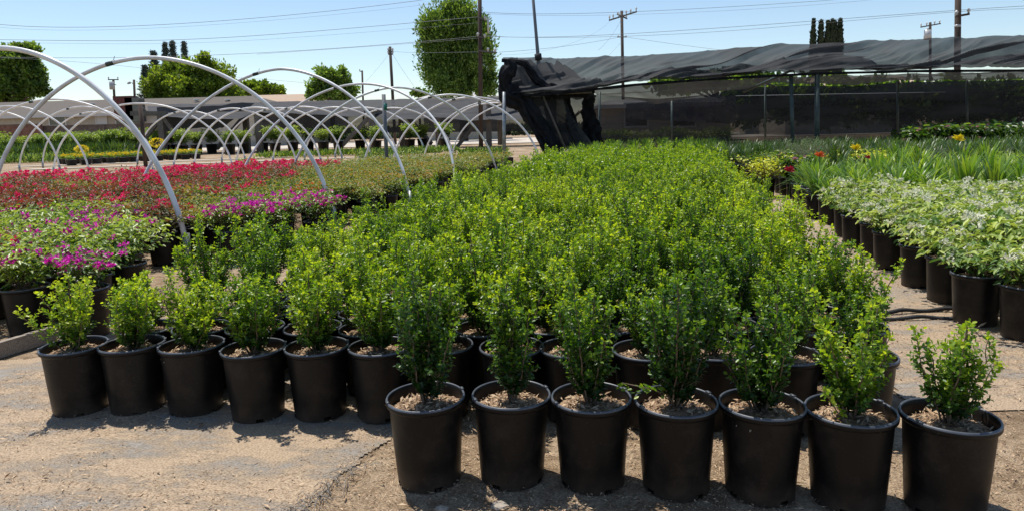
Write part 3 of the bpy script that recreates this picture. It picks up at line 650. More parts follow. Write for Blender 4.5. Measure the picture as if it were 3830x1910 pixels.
# ------------------------------------------------------------------ BOUGAINVILLEAS
def bmesh_set(base, mf, mfl, n, **k): return [variant(bushy(base + q, .35, .30, 700, .042, .6, droop=.5, flowers=k.get('fl', 10), fn=11, fl=.026, nc=20, tb=k.get('tb', 0)), mf, 'stem', mfl) for q in range(n)]
MG = bmesh_set(400, 'boug', 'magenta', 4, fl=11, tb=.14); MGF = bmesh_set(410, 'boug', 'magenta', 2, fl=60)
MG0 = bmesh_set(415, 'boug', 'magenta', 2, fl=5, tb=.1)
CR = bmesh_set(420, 'reddish', 'crimson', 3, fl=34); CR0 = bmesh_set(430, 'reddish', 'crimson', 3, fl=5)
BR = bmesh_set(440, 'bronze', 'crimson', 4, fl=0); ORG = bmesh_set(450, 'bronze', 'orange', 1, fl=30)
def bright_edge(y): return np.interp(y, [4.0, 4.5, 5, 5.5, 6, 6.5, 6.85, 7.0, 7.8, 8.1, 9.1, 9.3, 10.2, 10.6, 11.3, 11.6, 13, 14, 14.4, 20], [-2.5, -2.5, -2.85, -3.08, -3.36, -3.68, -3.8, -2.2, -2.0, -2.45, -2.6, -1.9, -1.5, -1.75, -1.85, -1.2, -1.3, -1.3, -.9, -.1])
bs = []; r = np.random.default_rng(21)
for k in range(-2, 60):
    for q in range(0, 60):
        x = -3.1 - q * .43 + k * .40 * .2 + 2.0 + (k % 2) * .2 + r.normal(0, .04); y = 4.5 - .12 * (x + 3.4) + k * .40 + r.normal(0, .03)
        if q < 0 or x > bright_edge(y) or x < -.80 * y - .3: continue
        back = np.interp(x, [-13, -9, -5, -1, 1], [14.6, 15.3, 18.3, 20, 20])
        if y > back or y < 4.0: continue
        if y < 4.5 and x > -2.55 - (4.5 - y) * .5: continue
        if y < 4.25 and x < -2.95: continue
        bs.append((x, y))
bs.append((-2.91, 6.93))
bs.sort(key=lambda s: math.hypot(*s))
stuff = {'magenta': Geo(), 'crimson': Geo(), 'bronze': Geo()}
LOD = {}
for key, mfl in (('magenta', 9), ('crimson', 34), ('crimson0', 5), ('bronze', 0)):
    L_ = []
    for q in range(3):
        f, st, fl = bushy(480 + q, .34, .27, 230, .06, .6, tmpl=T_RH, flowers=mfl, fn=7, fl=.038, nc=16, cane=False); g = Geo(); g.join(f, 0)
        if fl: g.join(fl, 1)
        L_.append(g)
    LOD[key] = L_
nm = {'m': 0}; front_done = 0
for n_, (x, y) in enumerate(bs):
    nz = float(fbm(x, y, .6, 40, 2)); pn = r.random()
    if y < 7.3 + (nz - .5) * 2.2: kind = 'magenta'
    elif x > -3.3 - (y - 8) * .12 + (nz - .5) * 1.5 or (pn < .12): kind = 'bronze'
    else: kind = 'crimson'
    if kind == 'magenta' and y < 5.2 and x < -3.8 and nz > .62: kind = 'crimson'
    rich = nz > .49 or pn > .8
    if kind == 'crimson' and y > 11 and x > -5.5: rich = pn > .7
    if n_ < 298:
        if kind == 'magenta': V = MGF if (x > -4.4 and pn > .6) else (MG if pn > .35 else MG0)
        elif kind == 'crimson': V = CR if rich else CR0
        else: V = BR
        if kind != 'crimson' and (x + 2.4) ** 2 + (y - 7.35) ** 2 < .4: kind, V = 'magenta', MGF
        if kind == 'bronze' and abs(x + 2.6) < .22 and abs(y - 9.3) < .22: V = ORG
        gpn = {'magenta': 'magenta bougainvilleas near the camera', 'crimson': 'crimson bougainvilleas', 'bronze': 'bronze green bougainvilleas'}[kind]
        if V is MGF: lb, gpn = 'potted bougainvillea covered with a dense head of magenta bracts', 'magenta bougainvilleas in full flower'
        elif V is ORG: lb, gpn = 'potted bougainvillea topped with a flat cluster of orange bracts', 'orange bougainvilleas'
        elif kind == 'magenta': lb = 'leafy potted bougainvillea dotted with magenta bracts, in the near left bed'
        elif kind == 'crimson' and V is CR: lb, gpn = 'potted bougainvillea thickly covered in crimson bracts under the hoops', 'crimson bougainvilleas in full flower'
        elif kind == 'crimson': lb = 'reddish leaved potted bougainvillea with few crimson bracts'
        else: lb = 'potted bougainvillea with bronze green leaves and no flowers'
        if n_ == 0: lb = 'nearest potted bougainvillea, at the left edge behind the timber board'
        if n_ == 1: lb = 'second nearest potted bougainvillea, just behind the timber board'
        if (x, y) == (-2.91, 6.93): lb = 'bougainvillea whose black pot shows in the gap right of the nearest hoop foot'
        potted('potted_bougainvillea', V[r.integers(0, len(V))], x, y, lb, 'potted plant', gpn, rz=r.random() * 6.28, fs=r.uniform(.85, 1.15), pot=n_, soil=SOILD[n_ % 2])
    else:
        src = kind if kind != 'crimson' else ('crimson' if rich else 'crimson0')
        G_ = stuff[kind]; G_.join(LOD[src][r.integers(0, 3)].moved((x, y, 0), r.random() * 6.28, r.uniform(.9, 1.1)))
        G_.join(fpot.moved((x, y, 0)), 2)
for kind, mf, mfl, lb in (('crimson', 'reddish', 'crimson', 'far crimson bougainvilleas merging into one flowering mass'), ('bronze', 'bronze', 'crimson', 'far bronze green bougainvillea foliage merging into one mass'), ('magenta', 'boug', 'magenta', 'far magenta bougainvilleas')):
    if stuff[kind].n: tag(part('bougainvillea_bed', stuff[kind], [M[mf], M[mfl], M['pot']]), lb, 'flower bed', None, 'stuff')
print('bougs', len(bs))

# ------------------------------------------------------------------ HOOPS
def hoop(cx, cy, W, H, n=2.0, ang=0, lean=0, rad=.024, label='', group='', zb=-.05):
    o = empty('tunnel_hoop', (cx, cy, 0), label, 'tunnel hoop', group)
    t = np.linspace(0, np.pi, 72); ca = np.sign(np.cos(t)) * np.abs(np.cos(t)) ** (2 / n); sa = np.abs(np.sin(t)) ** (2 / n)
    P = np.c_[W * ca * math.cos(ang) - lean * sa * math.sin(ang), W * ca * math.sin(ang) + lean * sa * math.cos(ang), H * sa + zb * (1 - sa)]
    g = Geo(); tube(g, P, rad, 10); part('pipe', g, M['pvc'], o)
    for e in (0, -1):
        g = Geo(); q = P[e]; q2 = P[1 if e == 0 else -2]; tube(g, [q, q + (q2 - q) / np.linalg.norm(q2 - q) * .35], rad * 1.35, 10); part('ground_sleeve', g, M['steel'], o)
    if rad > .02:
        g = Geo(); i0 = 40; tube(g, [P[i0], P[i0 + 1]], rad * 1.12, 10); tube(g, [P[i0] + [0, 0, rad], P[i0] + [.03, -.02, rad + .05]], .004, 4); part('wire_tie', g, M['darksteel'], o)
    return o
HN = ['nearest white hoop, its left half cut off by the frame', 'second nearest white hoop, arching highest across the left sky', 'third nearest white hoop, its peak below the round yellow green tree', 'fourth hoop of the near tunnel, peak below the small slim pole', 'fifth hoop of the near tunnel, just left of the big oval tree']
for k, a in enumerate([(-5.12, 6.98, 1.777, 2.215, 1.85, -.032, .057), (-4.724, 9.08, 2.361, 2.315, 1.903, -.033, .021), (-4.214, 11.6, 2.565, 2.429, 1.737, -.17, .815), (-3.746, 14.7, 2.706, 2.358, 1.92, -.32, 1.08), (-2.826, 17, 2.562, 2.307, 1.769, .3, -.5)]):
    hoop(*a, rad=.027 if k < 2 else .026, label=HN[k], group='hoops of the near tunnel')
for k, (px, D, W, H) in enumerate([(1130, 19.5, 2.6, 2.25), (1185, 22.5, 2.7, 2.3), (1245, 26, 2.8, 2.3), (1300, 30, 2.9, 2.35)]):
    p = at(px, 300, D); hoop(p.x, D, W, H, 1.9, -.1, label='small looking far hoop of the near tunnel, beside the black shade net corner', group='far hoops of the near tunnel', rad=.028)
for k, (cx, D, W, H, n_) in enumerate([(-14.51, 22, 3.02, 2.55, 2.0), (-17.37, 24, 2.57, 2.47, 2.0), (-19.76, 26, 2.62, 2.43, 2.2), (-17.3, 28, 2.81, 2.57, 1.88), (-13.44, 25, 3.27, 2.5, 2.0), (-10.87, 27, 2.42, 2.31, 1.9)]):
    hoop(cx, D, W, H, n_, 0, 0, .032, ['wide low hoop crossing behind the nearest hoop', 'back hoop at the far left with its foot by the yellow flowers', 'leftmost back hoop, mostly outside the frame', 'back hoop standing in front of the cream house wall', 'wide back hoop left of the yellow flowering pot', 'back hoop just right of the yellow flowering pot'][k], 'hoops of the back tunnel')
for k, (px, D, W) in enumerate([(640, 27, 2.5), (758, 28, 2.8), (838, 30, 2.8), (912, 32, 2.9), (985, 34, 3.0), (700, 31, 2.9), (470, 32, 2.8), (235, 31, 3.0), (1240, 33, 3.0)]):
    p = at(px, 300, D); hoop(p.x, D, W, 2.32 + .02 * k, 1.95, -.03 * k, 0, .033, 'white hoop among the overlapping far hoops in front of the grey shade roof', 'overlapping far hoops')

# ------------------------------------------------------------------ RIGHT BED
def jas(seed, fl=26):
    f, st, fg = bushy(seed, .29, .28, 520, .055, .45, flowers=fl, fn=13, fl=.025, nc=22, droop=.55, tb=.12, fzone=.2, tmplf=T_BR); return f, st, fg
JV = [variant(jas(500 + k, 12 + 5 * k), 'jasmine', 'stem', 'white') for k in range(5)]
edge_j = [(2.97, 3.84), (2.90, 4.17), (3.05, 4.69), (3.14, 5.17), (3.27, 5.82), (3.42, 6.34), (3.51, 6.88), (3.72, 7.5)]
EJ = ['jasmine pot cut by the right edge of the frame, nearest the camera', 'large looking jasmine pot fully visible at the near end of the path edge', 'jasmine pot directly behind the nearest fully visible one', 'third jasmine pot along the path edge with stray drooping sprays', 'fourth jasmine pot along the path edge', 'fifth jasmine pot along the path edge', 'sixth jasmine pot along the path edge, brown soil showing', 'last jasmine pot along the path edge before the daylilies']
for k, (x, y) in enumerate(edge_j): potted('potted_jasmine', JV[k % 5], x, y, EJ[k], 'potted plant', 'jasmine pots on the path edge', rz=k * 1.3, pot=k, soil=SOILD[k % 2], fs=.95)
potted('potted_jasmine', JV[2], 2.98, 3.42, 'jasmine pot at the right frame edge, only a leafy sprig showing', 'potted plant', 'jasmine pots on the path edge', pot=1, soil=SOILD[0], fs=.8)
r = np.random.default_rng(31); nj = 0
for k in range(14):
    for q in range(1, 16):
        y = 3.75 + k * .37 - q * .05 + r.normal(0, .03); x = np.interp(y, [3.4, 4.17, 6.88, 8.2], [2.86, 2.92, 3.52, 3.95]) + q * .36 + r.normal(0, .03)
        if y < 3.5 or y > 8.15 - .12 * (x - 3.9) or x > .80 * y + .3: continue
        nj += 1; potted('potted_jasmine', JV[r.integers(0, 5)], x, y, 'white flowered jasmine in the packed jasmine bed, away from the path edge', 'potted plant', 'jasmines inside the bed', rz=r.random() * 6.28, pot=nj, soil=SOILD[nj % 2], fs=r.uniform(.8, 1.32))
print('jasmine', nj)
def flat_tri(g, c, n, L, W, r, tint=.7):
    d = rdir(r, n); d[:, 2] = np.abs(d[:, 2]) + .4; leaves(g, np.repeat([c], n, 0), d, rdir(r, n), L, W, T_LONG, 0, tint)
DV = [variant(straps(520 + k, 75, .50, .028, arch=1.15, upright=.45, tb=.15 * (k % 3) - .1), 'strap') for k in range(5)]
AV = [variant(straps(530 + k, 60, .55, .034, arch=.7, upright=.8), 'darkstrap') for k in range(3)]
PV = [variant(straps(540 + k, 50, .50, .045, arch=.45, upright=.95, tb=.1), 'strap') for k in range(3)]
def shrub_variant(seed, H, Rr, nl, L, W, mf, mfl=None, fl=0, ff=.03, fn=12, z0=.27, **k): return variant(bushy(seed, H, Rr, nl, L, W, z0=z0, flowers=fl, fl=ff, fn=fn, nc=22, **k), mf, 'stem', mfl)
GV = [shrub_variant(600 + k, .55, .3, 1300, .03, .2, 'grey', droop=0, tmpl=T_RH) for k in range(2)]
LV = [shrub_variant(610 + k, .2, .24, 900, .022, .7, 'lime', droop=.3, tmpl=T_RH) for k in range(2)]
PT = [shrub_variant(620 + k, .3, .26, 700, .045, .45, 'boug', droop=-.3, tb=-.1) for k in range(2)]
HV = [shrub_variant(630 + k, .62, .34, 520, .12, .62, 'boug', 'pink', 10, .045, 60, droop=.3, tb=-.45) for k in range(2)]
r = np.random.default_rng(41); nd = 0
def rb_edge(y): return np.interp(y, [8, 8.9, 11.5, 14, 20], [3.85, 4.05, 4.75, 5.3, 6.3])
for k in range(12):
    for q in range(0, 26):
        y = 8.45 + k * .42 - q * .05 + r.normal(0, .04); x = rb_edge(y) + q * .40 + r.normal(0, .04)
        if y > 11.2 and r.random() < .5: nd += 1; VV = [PT, PT, GV, LV, HV][r.integers(0, 5)]; (x < .8 * y + .3 and y < 12.6) and potted('potted_shrub', VV[r.integers(0, 2)], x, y, 'leafy shrub mixed among the daylilies at the back of the right bed', 'potted plant', 'shrubs mixed among the daylilies', rz=r.random() * 6, pot=nd, soil=SOILD[0], fs=r.uniform(.6, .8) if VV is HV else r.uniform(.9, 1.3)); continue
        if y > 12.4 or x > .80 * y + .3 or y < 8.15 - .12 * (x - 3.9) + .25: continue
        nd += 1; q_ = r.random(); V = DV if q_ < .72 else (PV if q_ < .93 else AV)
        ed = q == 0
        potted('potted_daylily', V[r.integers(0, len(V))], x, y, 'potted daylily on the path edge behind the jasmines' if ed else 'strap leaved daylily packed in the middle of the right bed', 'potted plant', 'daylilies on the path edge' if ed else 'daylilies inside the right bed', rz=r.random() * 6.28, pot=nd, soil=SOILD[nd % 2], fs=r.uniform(.65, 1.25))
print('daylily', nd)
def lily(px, py, D, m, label, s=.075, zt=None):
    p = at(px, py, D); o = empty('daylily_flower', (p.x, D, .28), label, 'flower', None)
    g = Geo(); h = p.z - .28; tube(g, [(0, 0, 0), (.02, 0, h * .5), (0, 0, h)], .004, 5); part('stalk', g, M['greenstem'], o)
    g = Geo(); r = np.random.default_rng(int(px)); n = 12; a = np.arange(n) * 2.4; leaves(g, np.repeat([[0, 0, h - s * .4]], n, 0), np.c_[np.cos(a), np.sin(a) * .6 - .3, .75 + .7 * np.sin(a * 3)], np.c_[-np.cos(a) * .6, -np.sin(a) * .3 - 1, np.full(n, .4)], s * 1.1, s * .62, T_LONG, 0, r.random(n)); part('petals', g, M[m], o)
lily(2410, 346, 10.5, 'yellow', 'large yellow daylily flower in the right bed, standing highest', .095)
lily(2152, 370, 9.5, 'yellow', 'yellow daylily flower left of the large yellow one', .08)
lily(2061, 388, 9.3, 'orangepetal', 'orange red daylily flower over the leaves near the path', .075)
lily(1985, 425, 9.0, 'redpetal', 'dark red daylily flower low beside the path edge', .075)
lily(2182, 395, 10, 'redpetal', 'small dark red daylily flower beneath the yellow one', .05)
lily(2215, 402, 10.2, 'redpetal', 'small dark red bud right of the small red flower', .04)
# mixed plants further back
def put(V, px, py, D, lb, gp, nm='potted_shrub', fs=1.0, z=.45):
    p = at(px, py, D); fs *= 1.15; potted(nm, V[r.integers(0, len(V))], p.x, D, lb, 'potted plant', gp, rz=r.random() * 6, pot=r.integers(0, 4), soil=SOILD[0], fs=fs)
for px, py, D, lb in [(1930, 420, 11.6, 'lime yellow mounded shrub in black pot beside the path'), (2150, 400, 12.2, 'lime leaved plant among the daylilies, behind the yellow flower'), (2215, 400, 12.4, 'second lime leaved plant among the daylilies, further right')]: put(LV, px, py, D, lb, 'lime mounded shrubs', fs=2.0)
for px, D, lb in [(1985, 12.8, 'wispy grey green shrub right of the lime mound'), (2030, 13.4, 'tall wispy grey green shrub, centre of the grey clump'), (2075, 13.8, 'grey green shrub at the right of the grey clump'), (2010, 14.6, 'grey green shrub at the back of the grey clump')]: put(GV, px, 400, D, lb, 'grey green shrubs', fs=1.05)
for px, D, lb in [(1895, 13.6, 'leafy mid green shrub left of the lime mound'), (1945, 14.2, 'leafy mid green shrub behind the lime mound'), (2250, 13.2, 'round leafy shrub behind the daylilies'), (2215, 13.6, 'round leafy shrub left of the one behind the daylilies'), (2300, 13.5, 'round leafy shrub furthest right behind the daylilies')]: put(PT, px, 400, D, lb, 'leafy green shrubs', fs=1.1)
na = 0
for k in range(22):
    for q in range(34):
        y = 13.6 + k * .42; x = rb_edge(y) - .7 + q * .42 + r.normal(0, .05) - .0 * y; y += r.normal(0, .05) - q * .05
        if x > .8 * y + .4 or y < 13 or (y < 15 and x < 7.4) or na >= 280: continue
        if q == 0 and k > 1 and y < 18: pass
        na += 1; potted('potted_agapanthus', AV[r.integers(0, 3)], x, y, 'dark strap leaved plant packed before the shade house', 'potted plant', 'dark strap leaved plants', rz=r.random() * 6, pot=na, soil=SOILD[0], fs=r.uniform(.85, 1.15))
print('aga', na)
for k, px in enumerate([1530, 1562, 1600, 1640, 1668, 1705, 1760, 1820]):
    p = at(px, 300, 33); potted('potted_shrub', JV[k % 5] if k in (2, 3, 6) else PT[k % 2], p.x, 33, 'pale shrub glimpsed through the left part of the back net', 'potted plant', 'shrubs behind the back net', rz=k, fs=2.6, pot=k, soil=SOILD[0])
nb = 0
for k in range(12):        # bright upright strap plants beyond the boxwoods
    for q in range(9):
        y = 17.2 + k * .5; x = 1.5 + q * .48 + (y - 17) * .2 + r.normal(0, .05)
        nb += 1; potted('potted_iris', PV[r.integers(0, 3)], x, y, 'upright bright green strap leaved plant beyond the boxwood block', 'potted plant', 'upright plants beyond the boxwoods', rz=r.random() * 6, pot=nb, soil=SOILD[0], fs=r.uniform(.9, 1.2))
nh = 0
for k in range(3):
    for q in range(9):
        px = 2310 + q * 34 + r.normal(0, 6); D = 17.5 + k * .9; p = at(px, 330, D); nh += 1
        potted('potted_hydrangea', HV[r.integers(0, 2)], p.x, D, 'broad leaved hydrangea with dull pink heads before the back net', 'potted plant', 'pink hydrangeas', rz=r.random() * 6, pot=nh, soil=SOILD[0], fs=r.uniform(1.2, 1.4))

# ------------------------------------------------------------------ SHADE HOUSE (right)
def A(px, py, D): v = at(px, py, D); return np.array(v)
sh = empty('shade_house', (6, 20, 0), 'long shade house roofed and walled with sagging black netting', 'shade house')
sh.location = (0, 0, 0)
# roof slope: lower eave near, ridge behind
ns_, ntt = 900, 60
eave = np.array([A(1288, 243, 20.0), A(1400, 236, 19.9), A(1600, 214, 19.7), A(1800, 199, 19.4), A(2050, 186, 19.0), A(2300, 180, 18.6), A(2600, 178, 18.2), A(3000, 165, 17.8)])
ridge = np.array([A(1265, 148, 22.4), A(1400, 148, 22.3), A(1600, 143, 22.1), A(1880, 121, 21.8), A(2100, 110, 21.4), A(2350, 100, 21.0), A(2600, 90, 20.7), A(3000, 70, 20.3)])
def resamp(P, n):
    d = np.r_[0, np.cumsum(np.linalg.norm(np.diff(P, axis=0), axis=1))]; u = np.linspace(0, d[-1], n); return np.stack([np.interp(u, d, P[:, k]) for k in range(3)], 1)
E_ = resamp(eave, ns_); Rg = resamp(ridge, ns_)
s = np.linspace(0, 1, ns_)[:, None]; t = np.linspace(0, 1, ntt)[None]
P = E_[:, None] * (1 - t[..., None]) + Rg[:, None] * t[..., None]
L_ = 19.0 * s; q = L_ - 4.2 * t + 1.6 * fbm(L_ + 0 * t, 3 * t + 0 * s, .35, 5)
rdg = lambda x, y, sc, o: np.clip(1.07 - np.sqrt((2 * fbm(x, y, sc, o, 1) - 1) ** 2 + .008), 0, 1) ** 2.5
fold = 1.0 * rdg(q, t * .3 + 0 * s, .9, 15) + .5 * rdg(q, t * .5 + 0 * s, 2.1, 19) + .15 * rdg(q + t, t * .8 + 0 * s, 5, 27)
amp = .27 * (.25 + 1.1 * fbm(L_ + 0 * t, t * 1.5 + 0 * s, .3, 3)) * np.sin(np.pi * np.clip(t * .94 + .03, 0, 1)) ** .5
sag = -.30 * np.sin(np.pi * t) * (.7 + .5 * np.sin(L_ * .7) ** 2)
lump = (.09 * fbm(L_, t * 0, .5, 7) + .05 * fbm(L_, t * 0, 2, 8) - .09) * t * np.clip((L_ - 6) / 6, 0.15, 1)
P[..., 2] += sag + amp * fold + lump; P[..., 1] -= amp * fold * .8
i = (np.arange(ns_ - 1)[:, None] * ntt + np.arange(ntt - 1)[None]).ravel(); F = np.stack([i, i + ntt, i + ntt + 1, i + 1], -1)
g = Geo(); g.add(P.reshape(-1, 3), F); part('roof_net', g, M['roofnet'], sh)
# rolled hem hanging at the eave
g = Geo(); hem = E_[::12] + [0, -.03, 0]; tube(g, hem, .022 + .03 * fbm(np.arange(len(hem)), np.zeros(len(hem)), .5, 2), 7); part('eave_hem', g, M['bundle'], sh)
# double layer over the right end and the ridge roll
def overlap(i0, i1, tmax, off, seed):
    """second layer of netting lying over the lower part of the slope, with a wavy upper edge"""
    rows = np.arange(i0, i1); ss = np.linspace(0, 1, len(rows)); tm = tmax(ss); nk = 40; V = np.zeros((len(rows), nk, 3))
    for a_, ri in enumerate(rows):
        tt = np.linspace(0, tm[a_], nk) * (ntt - 1)
        for c_ in range(3): V[a_, :, c_] = np.interp(tt, np.arange(ntt), P[ri, :, c_])
    d = off + .05 * fbm(ss[:, None] * 20 + 0 * np.zeros((1, nk)), np.linspace(0, 1, nk)[None] * 2 + ss[:, None] * 8, 1, seed)
    V[..., 1] -= d; V[..., 2] += d * .5
    i = (np.arange(len(rows) - 1)[:, None] * nk + np.arange(nk - 1)[None]).ravel(); g = Geo(); g.add(V.reshape(-1, 3), np.stack([i, i + nk, i + nk + 1, i + 1], -1)); part('net_overlap', g, M['roofnet'], sh)
overlap(0, 360, lambda u: .55 + .25 * np.sin(u * 9) * (1 - u) - .35 * u, .09, 3)
overlap(300, 899, lambda u: .34 + .16 * np.sin(u * 7 + 1) + .07 * np.sin(u * 23), .10, 5)
# inner roof cloth sagging behind the eave
def cloth(name, top, bot, m, amp=.05, fs_=3, nu=120, nv=16, parent=sh, vert=False, seed=0):
    T = resamp(np.array(top), nu); B = resamp(np.array(bot), nu); v = np.linspace(0, 1, nv)[None, :, None]
    P = T[:, None] * (1 - v) + B[:, None] * v; u = np.linspace(0, 1, nu)[:, None] * np.linalg.norm(T[-1] - T[0]); vv = np.linspace(0, 1, nv)[None]
    d = (fbm(u * fs_ + 0 * vv, vv * 1.2 + 0 * u, 1, seed) - .5) * 2 * amp
    P[..., 1] += d; 
    if not vert: P[..., 2] += d
    i = (np.arange(nu - 1)[:, None] * nv + np.arange(nv - 1)[None]).ravel()
    g = Geo(); g.add(P.reshape(-1, 3), np.stack([i, i + 1, i + nv + 1, i + nv], -1)); return part(name, g, m, parent)
cloth('inner_roof_net', [A(1490, 222, 24), A(1700, 208, 24.5), A(1850, 200, 24.5), A(2050, 192, 24), A(2300, 186, 24), A(2700, 176, 24)], [A(1490, 236, 28), A(1600, 250, 27), A(1650, 262, 26), A(1760, 244, 27), A(1950, 208, 28), A(2150, 216, 28), A(2250, 202, 28), A(2450, 203, 28), A(2700, 198, 28)], M['roofnet'], .08, 1.5, seed=4)
cloth('back_wall_net', [A(1488, 238, 30), A(1650, 250, 30), A(1790, 238, 30), A(1850, 222, 30), A(2000, 216, 30), A(2150, 218, 30), A(2260, 208, 29.6), A(2450, 204, 29), A(2700, 200, 28.5)], [(x, y, 0) for x, y in [(3.4, 30), (6.5, 30), (9, 30), (10, 30), (12.6, 30), (15.2, 30), (17, 29.6), (20, 29), (24, 28.5)]], M['wallnet'], .10, 2.5, 200, 20, vert=True, seed=6)
cloth('pale_wall_panel', [A(1575, 262, 29.6), A(1850, 240, 29.6)], [A(1575, 300, 29.6), A(1850, 312, 29.6)], M['sidenet'], .12, 3, 60, 14, vert=True, seed=7)
# corner: gathered black netting
def bundle(name, pts, D, seed, m='bundle', flat_=.6):
    Pn = resamp(np.array([A(x, y, D) for x, y, _ in pts]), 60); rr = np.interp(np.linspace(0, 1, 60), np.linspace(0, 1, len(pts)), [w_ for _, _, w_ in pts])
    T, N, B = frames(Pn); sg = 26; a = np.linspace(0, 2 * np.pi, sg, endpoint=False); U, Aa = np.meshgrid(np.linspace(0, 1, 60), a, indexing='ij')
    tw = Aa * 1 + U * 3; rad = rr[:, None] * (.5 + .45 * np.abs(np.sin(Aa * 3.5 + U * 5 + 6 * fbm(U * 6, Aa * 0, 1, seed + 3))) + 1.0 * (fbm(U * 10, np.cos(Aa) * 2 + np.sin(Aa), 1, seed) - .4))
    V = Pn[:, None] + (N[:, None] * np.cos(a)[None, :, None] + B[:, None] * np.sin(a)[None, :, None]) * rad[..., None]
    i = np.arange(59)[:, None] * sg; j = np.arange(sg)[None]; k = (j + 1) % sg; g = Geo(); g.add(V.reshape(-1, 3), np.stack([i + j, i + k, i + sg + k, i + sg + j], -1).reshape(-1, 4)); return part(name, g, M[m], sh)
bundle('gathered_net', [(1278, 150, .10), (1285, 168, .22), (1272, 190, .20), (1270, 215, .30), (1282, 238, .30), (1315, 262, .26), (1340, 290, .24), (1362, 330, .22), (1385, 365, .3), (1400, 400, .3)], 20.2, 1)
bundle('gathered_net', [(1262, 152, .05), (1320, 160, .09), (1350, 200, .12), (1375, 222, .14), (1440, 236, .10), (1480, 238, .08)], 20.4, 2)
bundle('gathered_net', [(1485, 222, .12), (1478, 260, .18), (1480, 300, .20), (1488, 330, .3), (1490, 370, .35)], 21.5, 3)
bundle('gathered_net', [(1425, 225, .12), (1428, 262, .10), (1440, 320, .2), (1455, 380, .3)], 21.2, 5)
bundle('gathered_net', [(1296, 210, .06), (1330, 300, .05), (1372, 385, .06)], 20.0, 6)
cloth('corner_drape', [A(1300, 165, 20.6), A(1350, 165, 20.6)], [A(1320, 235, 20.4), A(1392, 236, 20.4)], M['lightnet'], .15, 4, 40, 16, seed=3)
cloth('corner_sheet', [A(1268, 160, 20.9), A(1310, 150, 21.5), A(1420, 165, 21.5)], [A(1285, 235, 20.5), A(1340, 268, 20.5), A(1500, 236, 20.6)], M['roofnet'], .22, 5, 60, 24, seed=17)
cloth('hanging_sheet', [A(1290, 238, 20.6), A(1420, 240, 20.6)], [A(1372, 372, 20.6), A(1470, 380, 20.6)], M['wallnet'], .18, 5, 60, 24, vert=True, seed=18)
cloth('side_wall_net', [A(1360, 240, 21.6), A(1490, 238, 22.4)], [A(1392, 372, 21.6), A(1490, 372, 22.4)], M['roofnet'], .15, 4, 60, 20, vert=True, seed=9)
cloth('torn_drape', [A(1425, 275, 21), A(1450, 310, 21)], [A(1432, 385, 21), A(1510, 385, 21)], M['lightnet'], .10, 4, 40, 16, vert=True, seed=10)
# posts
def post(px, py0, D, rad, m='steel', px0=None, name='post', zb=0):
    a = A(px, py0, D); b = A(px0 or px, 400, D); b[2] = zb; g = Geo(); tube(g, [b, a], rad, 8); return part(name, g, M[m], sh)
post(1268, 232, 19.9, .05); 
post(1990, 190, 19.2, .055, 'darksteel', 1996); post(2056, 184, 19.0, .07, 'darksteel', 2055)
for px, D, top in [(1925, 28, 206), (2258, 27.5, 205), (2432, 27, 203), (2640, 27, 200), (1690, 29, 250), (1508, 24, 232)]: post(px, top, D, .045, 'darksteel')
for a, b, r_ in [((1300, 240, 20), (1488, 233, 20), .03), ((1365, 240, 20.2), (1425, 380, 20.2), .03), ((1480, 262, 22), (1400, 335, 22), .05)]: g = Geo(); tube(g, [A(*a), A(*b)], r_, 7); part('frame_tube', g, M['postwood'], sh)
for a, b in [((1900, 220, 28), (1925, 208, 28)), ((1950, 220, 28), (1925, 208, 28)), ((1870, 232, 25), (2030, 160, 22))]: g = Geo(); tube(g, [A(*a), A(*b)], .045, 6); part('brace', g, M['darksteel'], sh)
for a, b in [((1480, 240, 27), (2700, 172, 27)), ((1850, 242, 29.8), (2600, 228, 29))]: g = Geo(); tube(g, [A(*a), A(*b)], .013, 5); part('cable', g, M['wire'], sh)
# leaning mast in the corner
g = Geo(); tube(g, [A(1362, 240, 22), A(1354, 148, 22), A(1349, 90, 22), A(1336, -60, 22)], [.07, .06, .05, .045], 8)
mo = empty('leaning_mast', (0, 0, 0), 'slim black mast leaning out of the corner of the shade house roof', 'mast'); part('pole', g, M['wire'], mo)
g = Geo(); tube(g, [A(1355, 152, 21.9), A(1353, 136, 21.9)], .11, 8); part('collar', g, M['darkfill'], mo)

# ------------------------------------------------------------------ LEFT BACK: shade structure, beds, houses
ls = empty('shade_shelter', (0, 0, 0), 'long open shelter with sagging faded grey net on timber posts behind the tunnels', 'shade shelter')
cloth('roof_net', [A(372, 266, 54), A(600, 259, 54), A(900, 252, 53), A(1150, 247, 51), A(1400, 243, 50)], [A(372, 287, 48), A(480, 300, 47), A(600, 300, 47), A(640, 282, 48), A(760, 287, 48), A(900, 294, 48), A(1010, 300, 47), A(1120, 296, 47), A(1180, 304, 46), A(1400, 300, 46)], M['palenet'], .10, .9, 300, 24, parent=ls, seed=12)
cloth('net_sheet', [A(395, 268, 50), A(640, 262, 50)], [A(400, 330, 50), A(560, 322, 50)], M['palenet'], .3, .5, 60, 14, parent=ls, seed=13)
cloth('roof_shade_sheet', [A(640, 275, 57), A(1400, 262, 56)], [A(640, 338, 57), A(1400, 330, 56)], M['wallnet'], .4, .6, 100, 10, parent=ls, seed=14, vert=True)  # dark sheet added to stand for the shade under the shelter roof
for k, (px, top, D) in enumerate([(404, 288, 48), (617, 287, 52), (648, 290, 47.5), (934, 285, 46.5), (1008, 272, 52), (1100, 290, 56), (1228, 275, 47), (1256, 268, 52)]):
    a = A(px, top, D); g = Geo(); box(g, (a[0], D, a[2] / 2), (.38, .38, a[2])); part('timber_post', g, M['postwood'], ls, smooth=False)
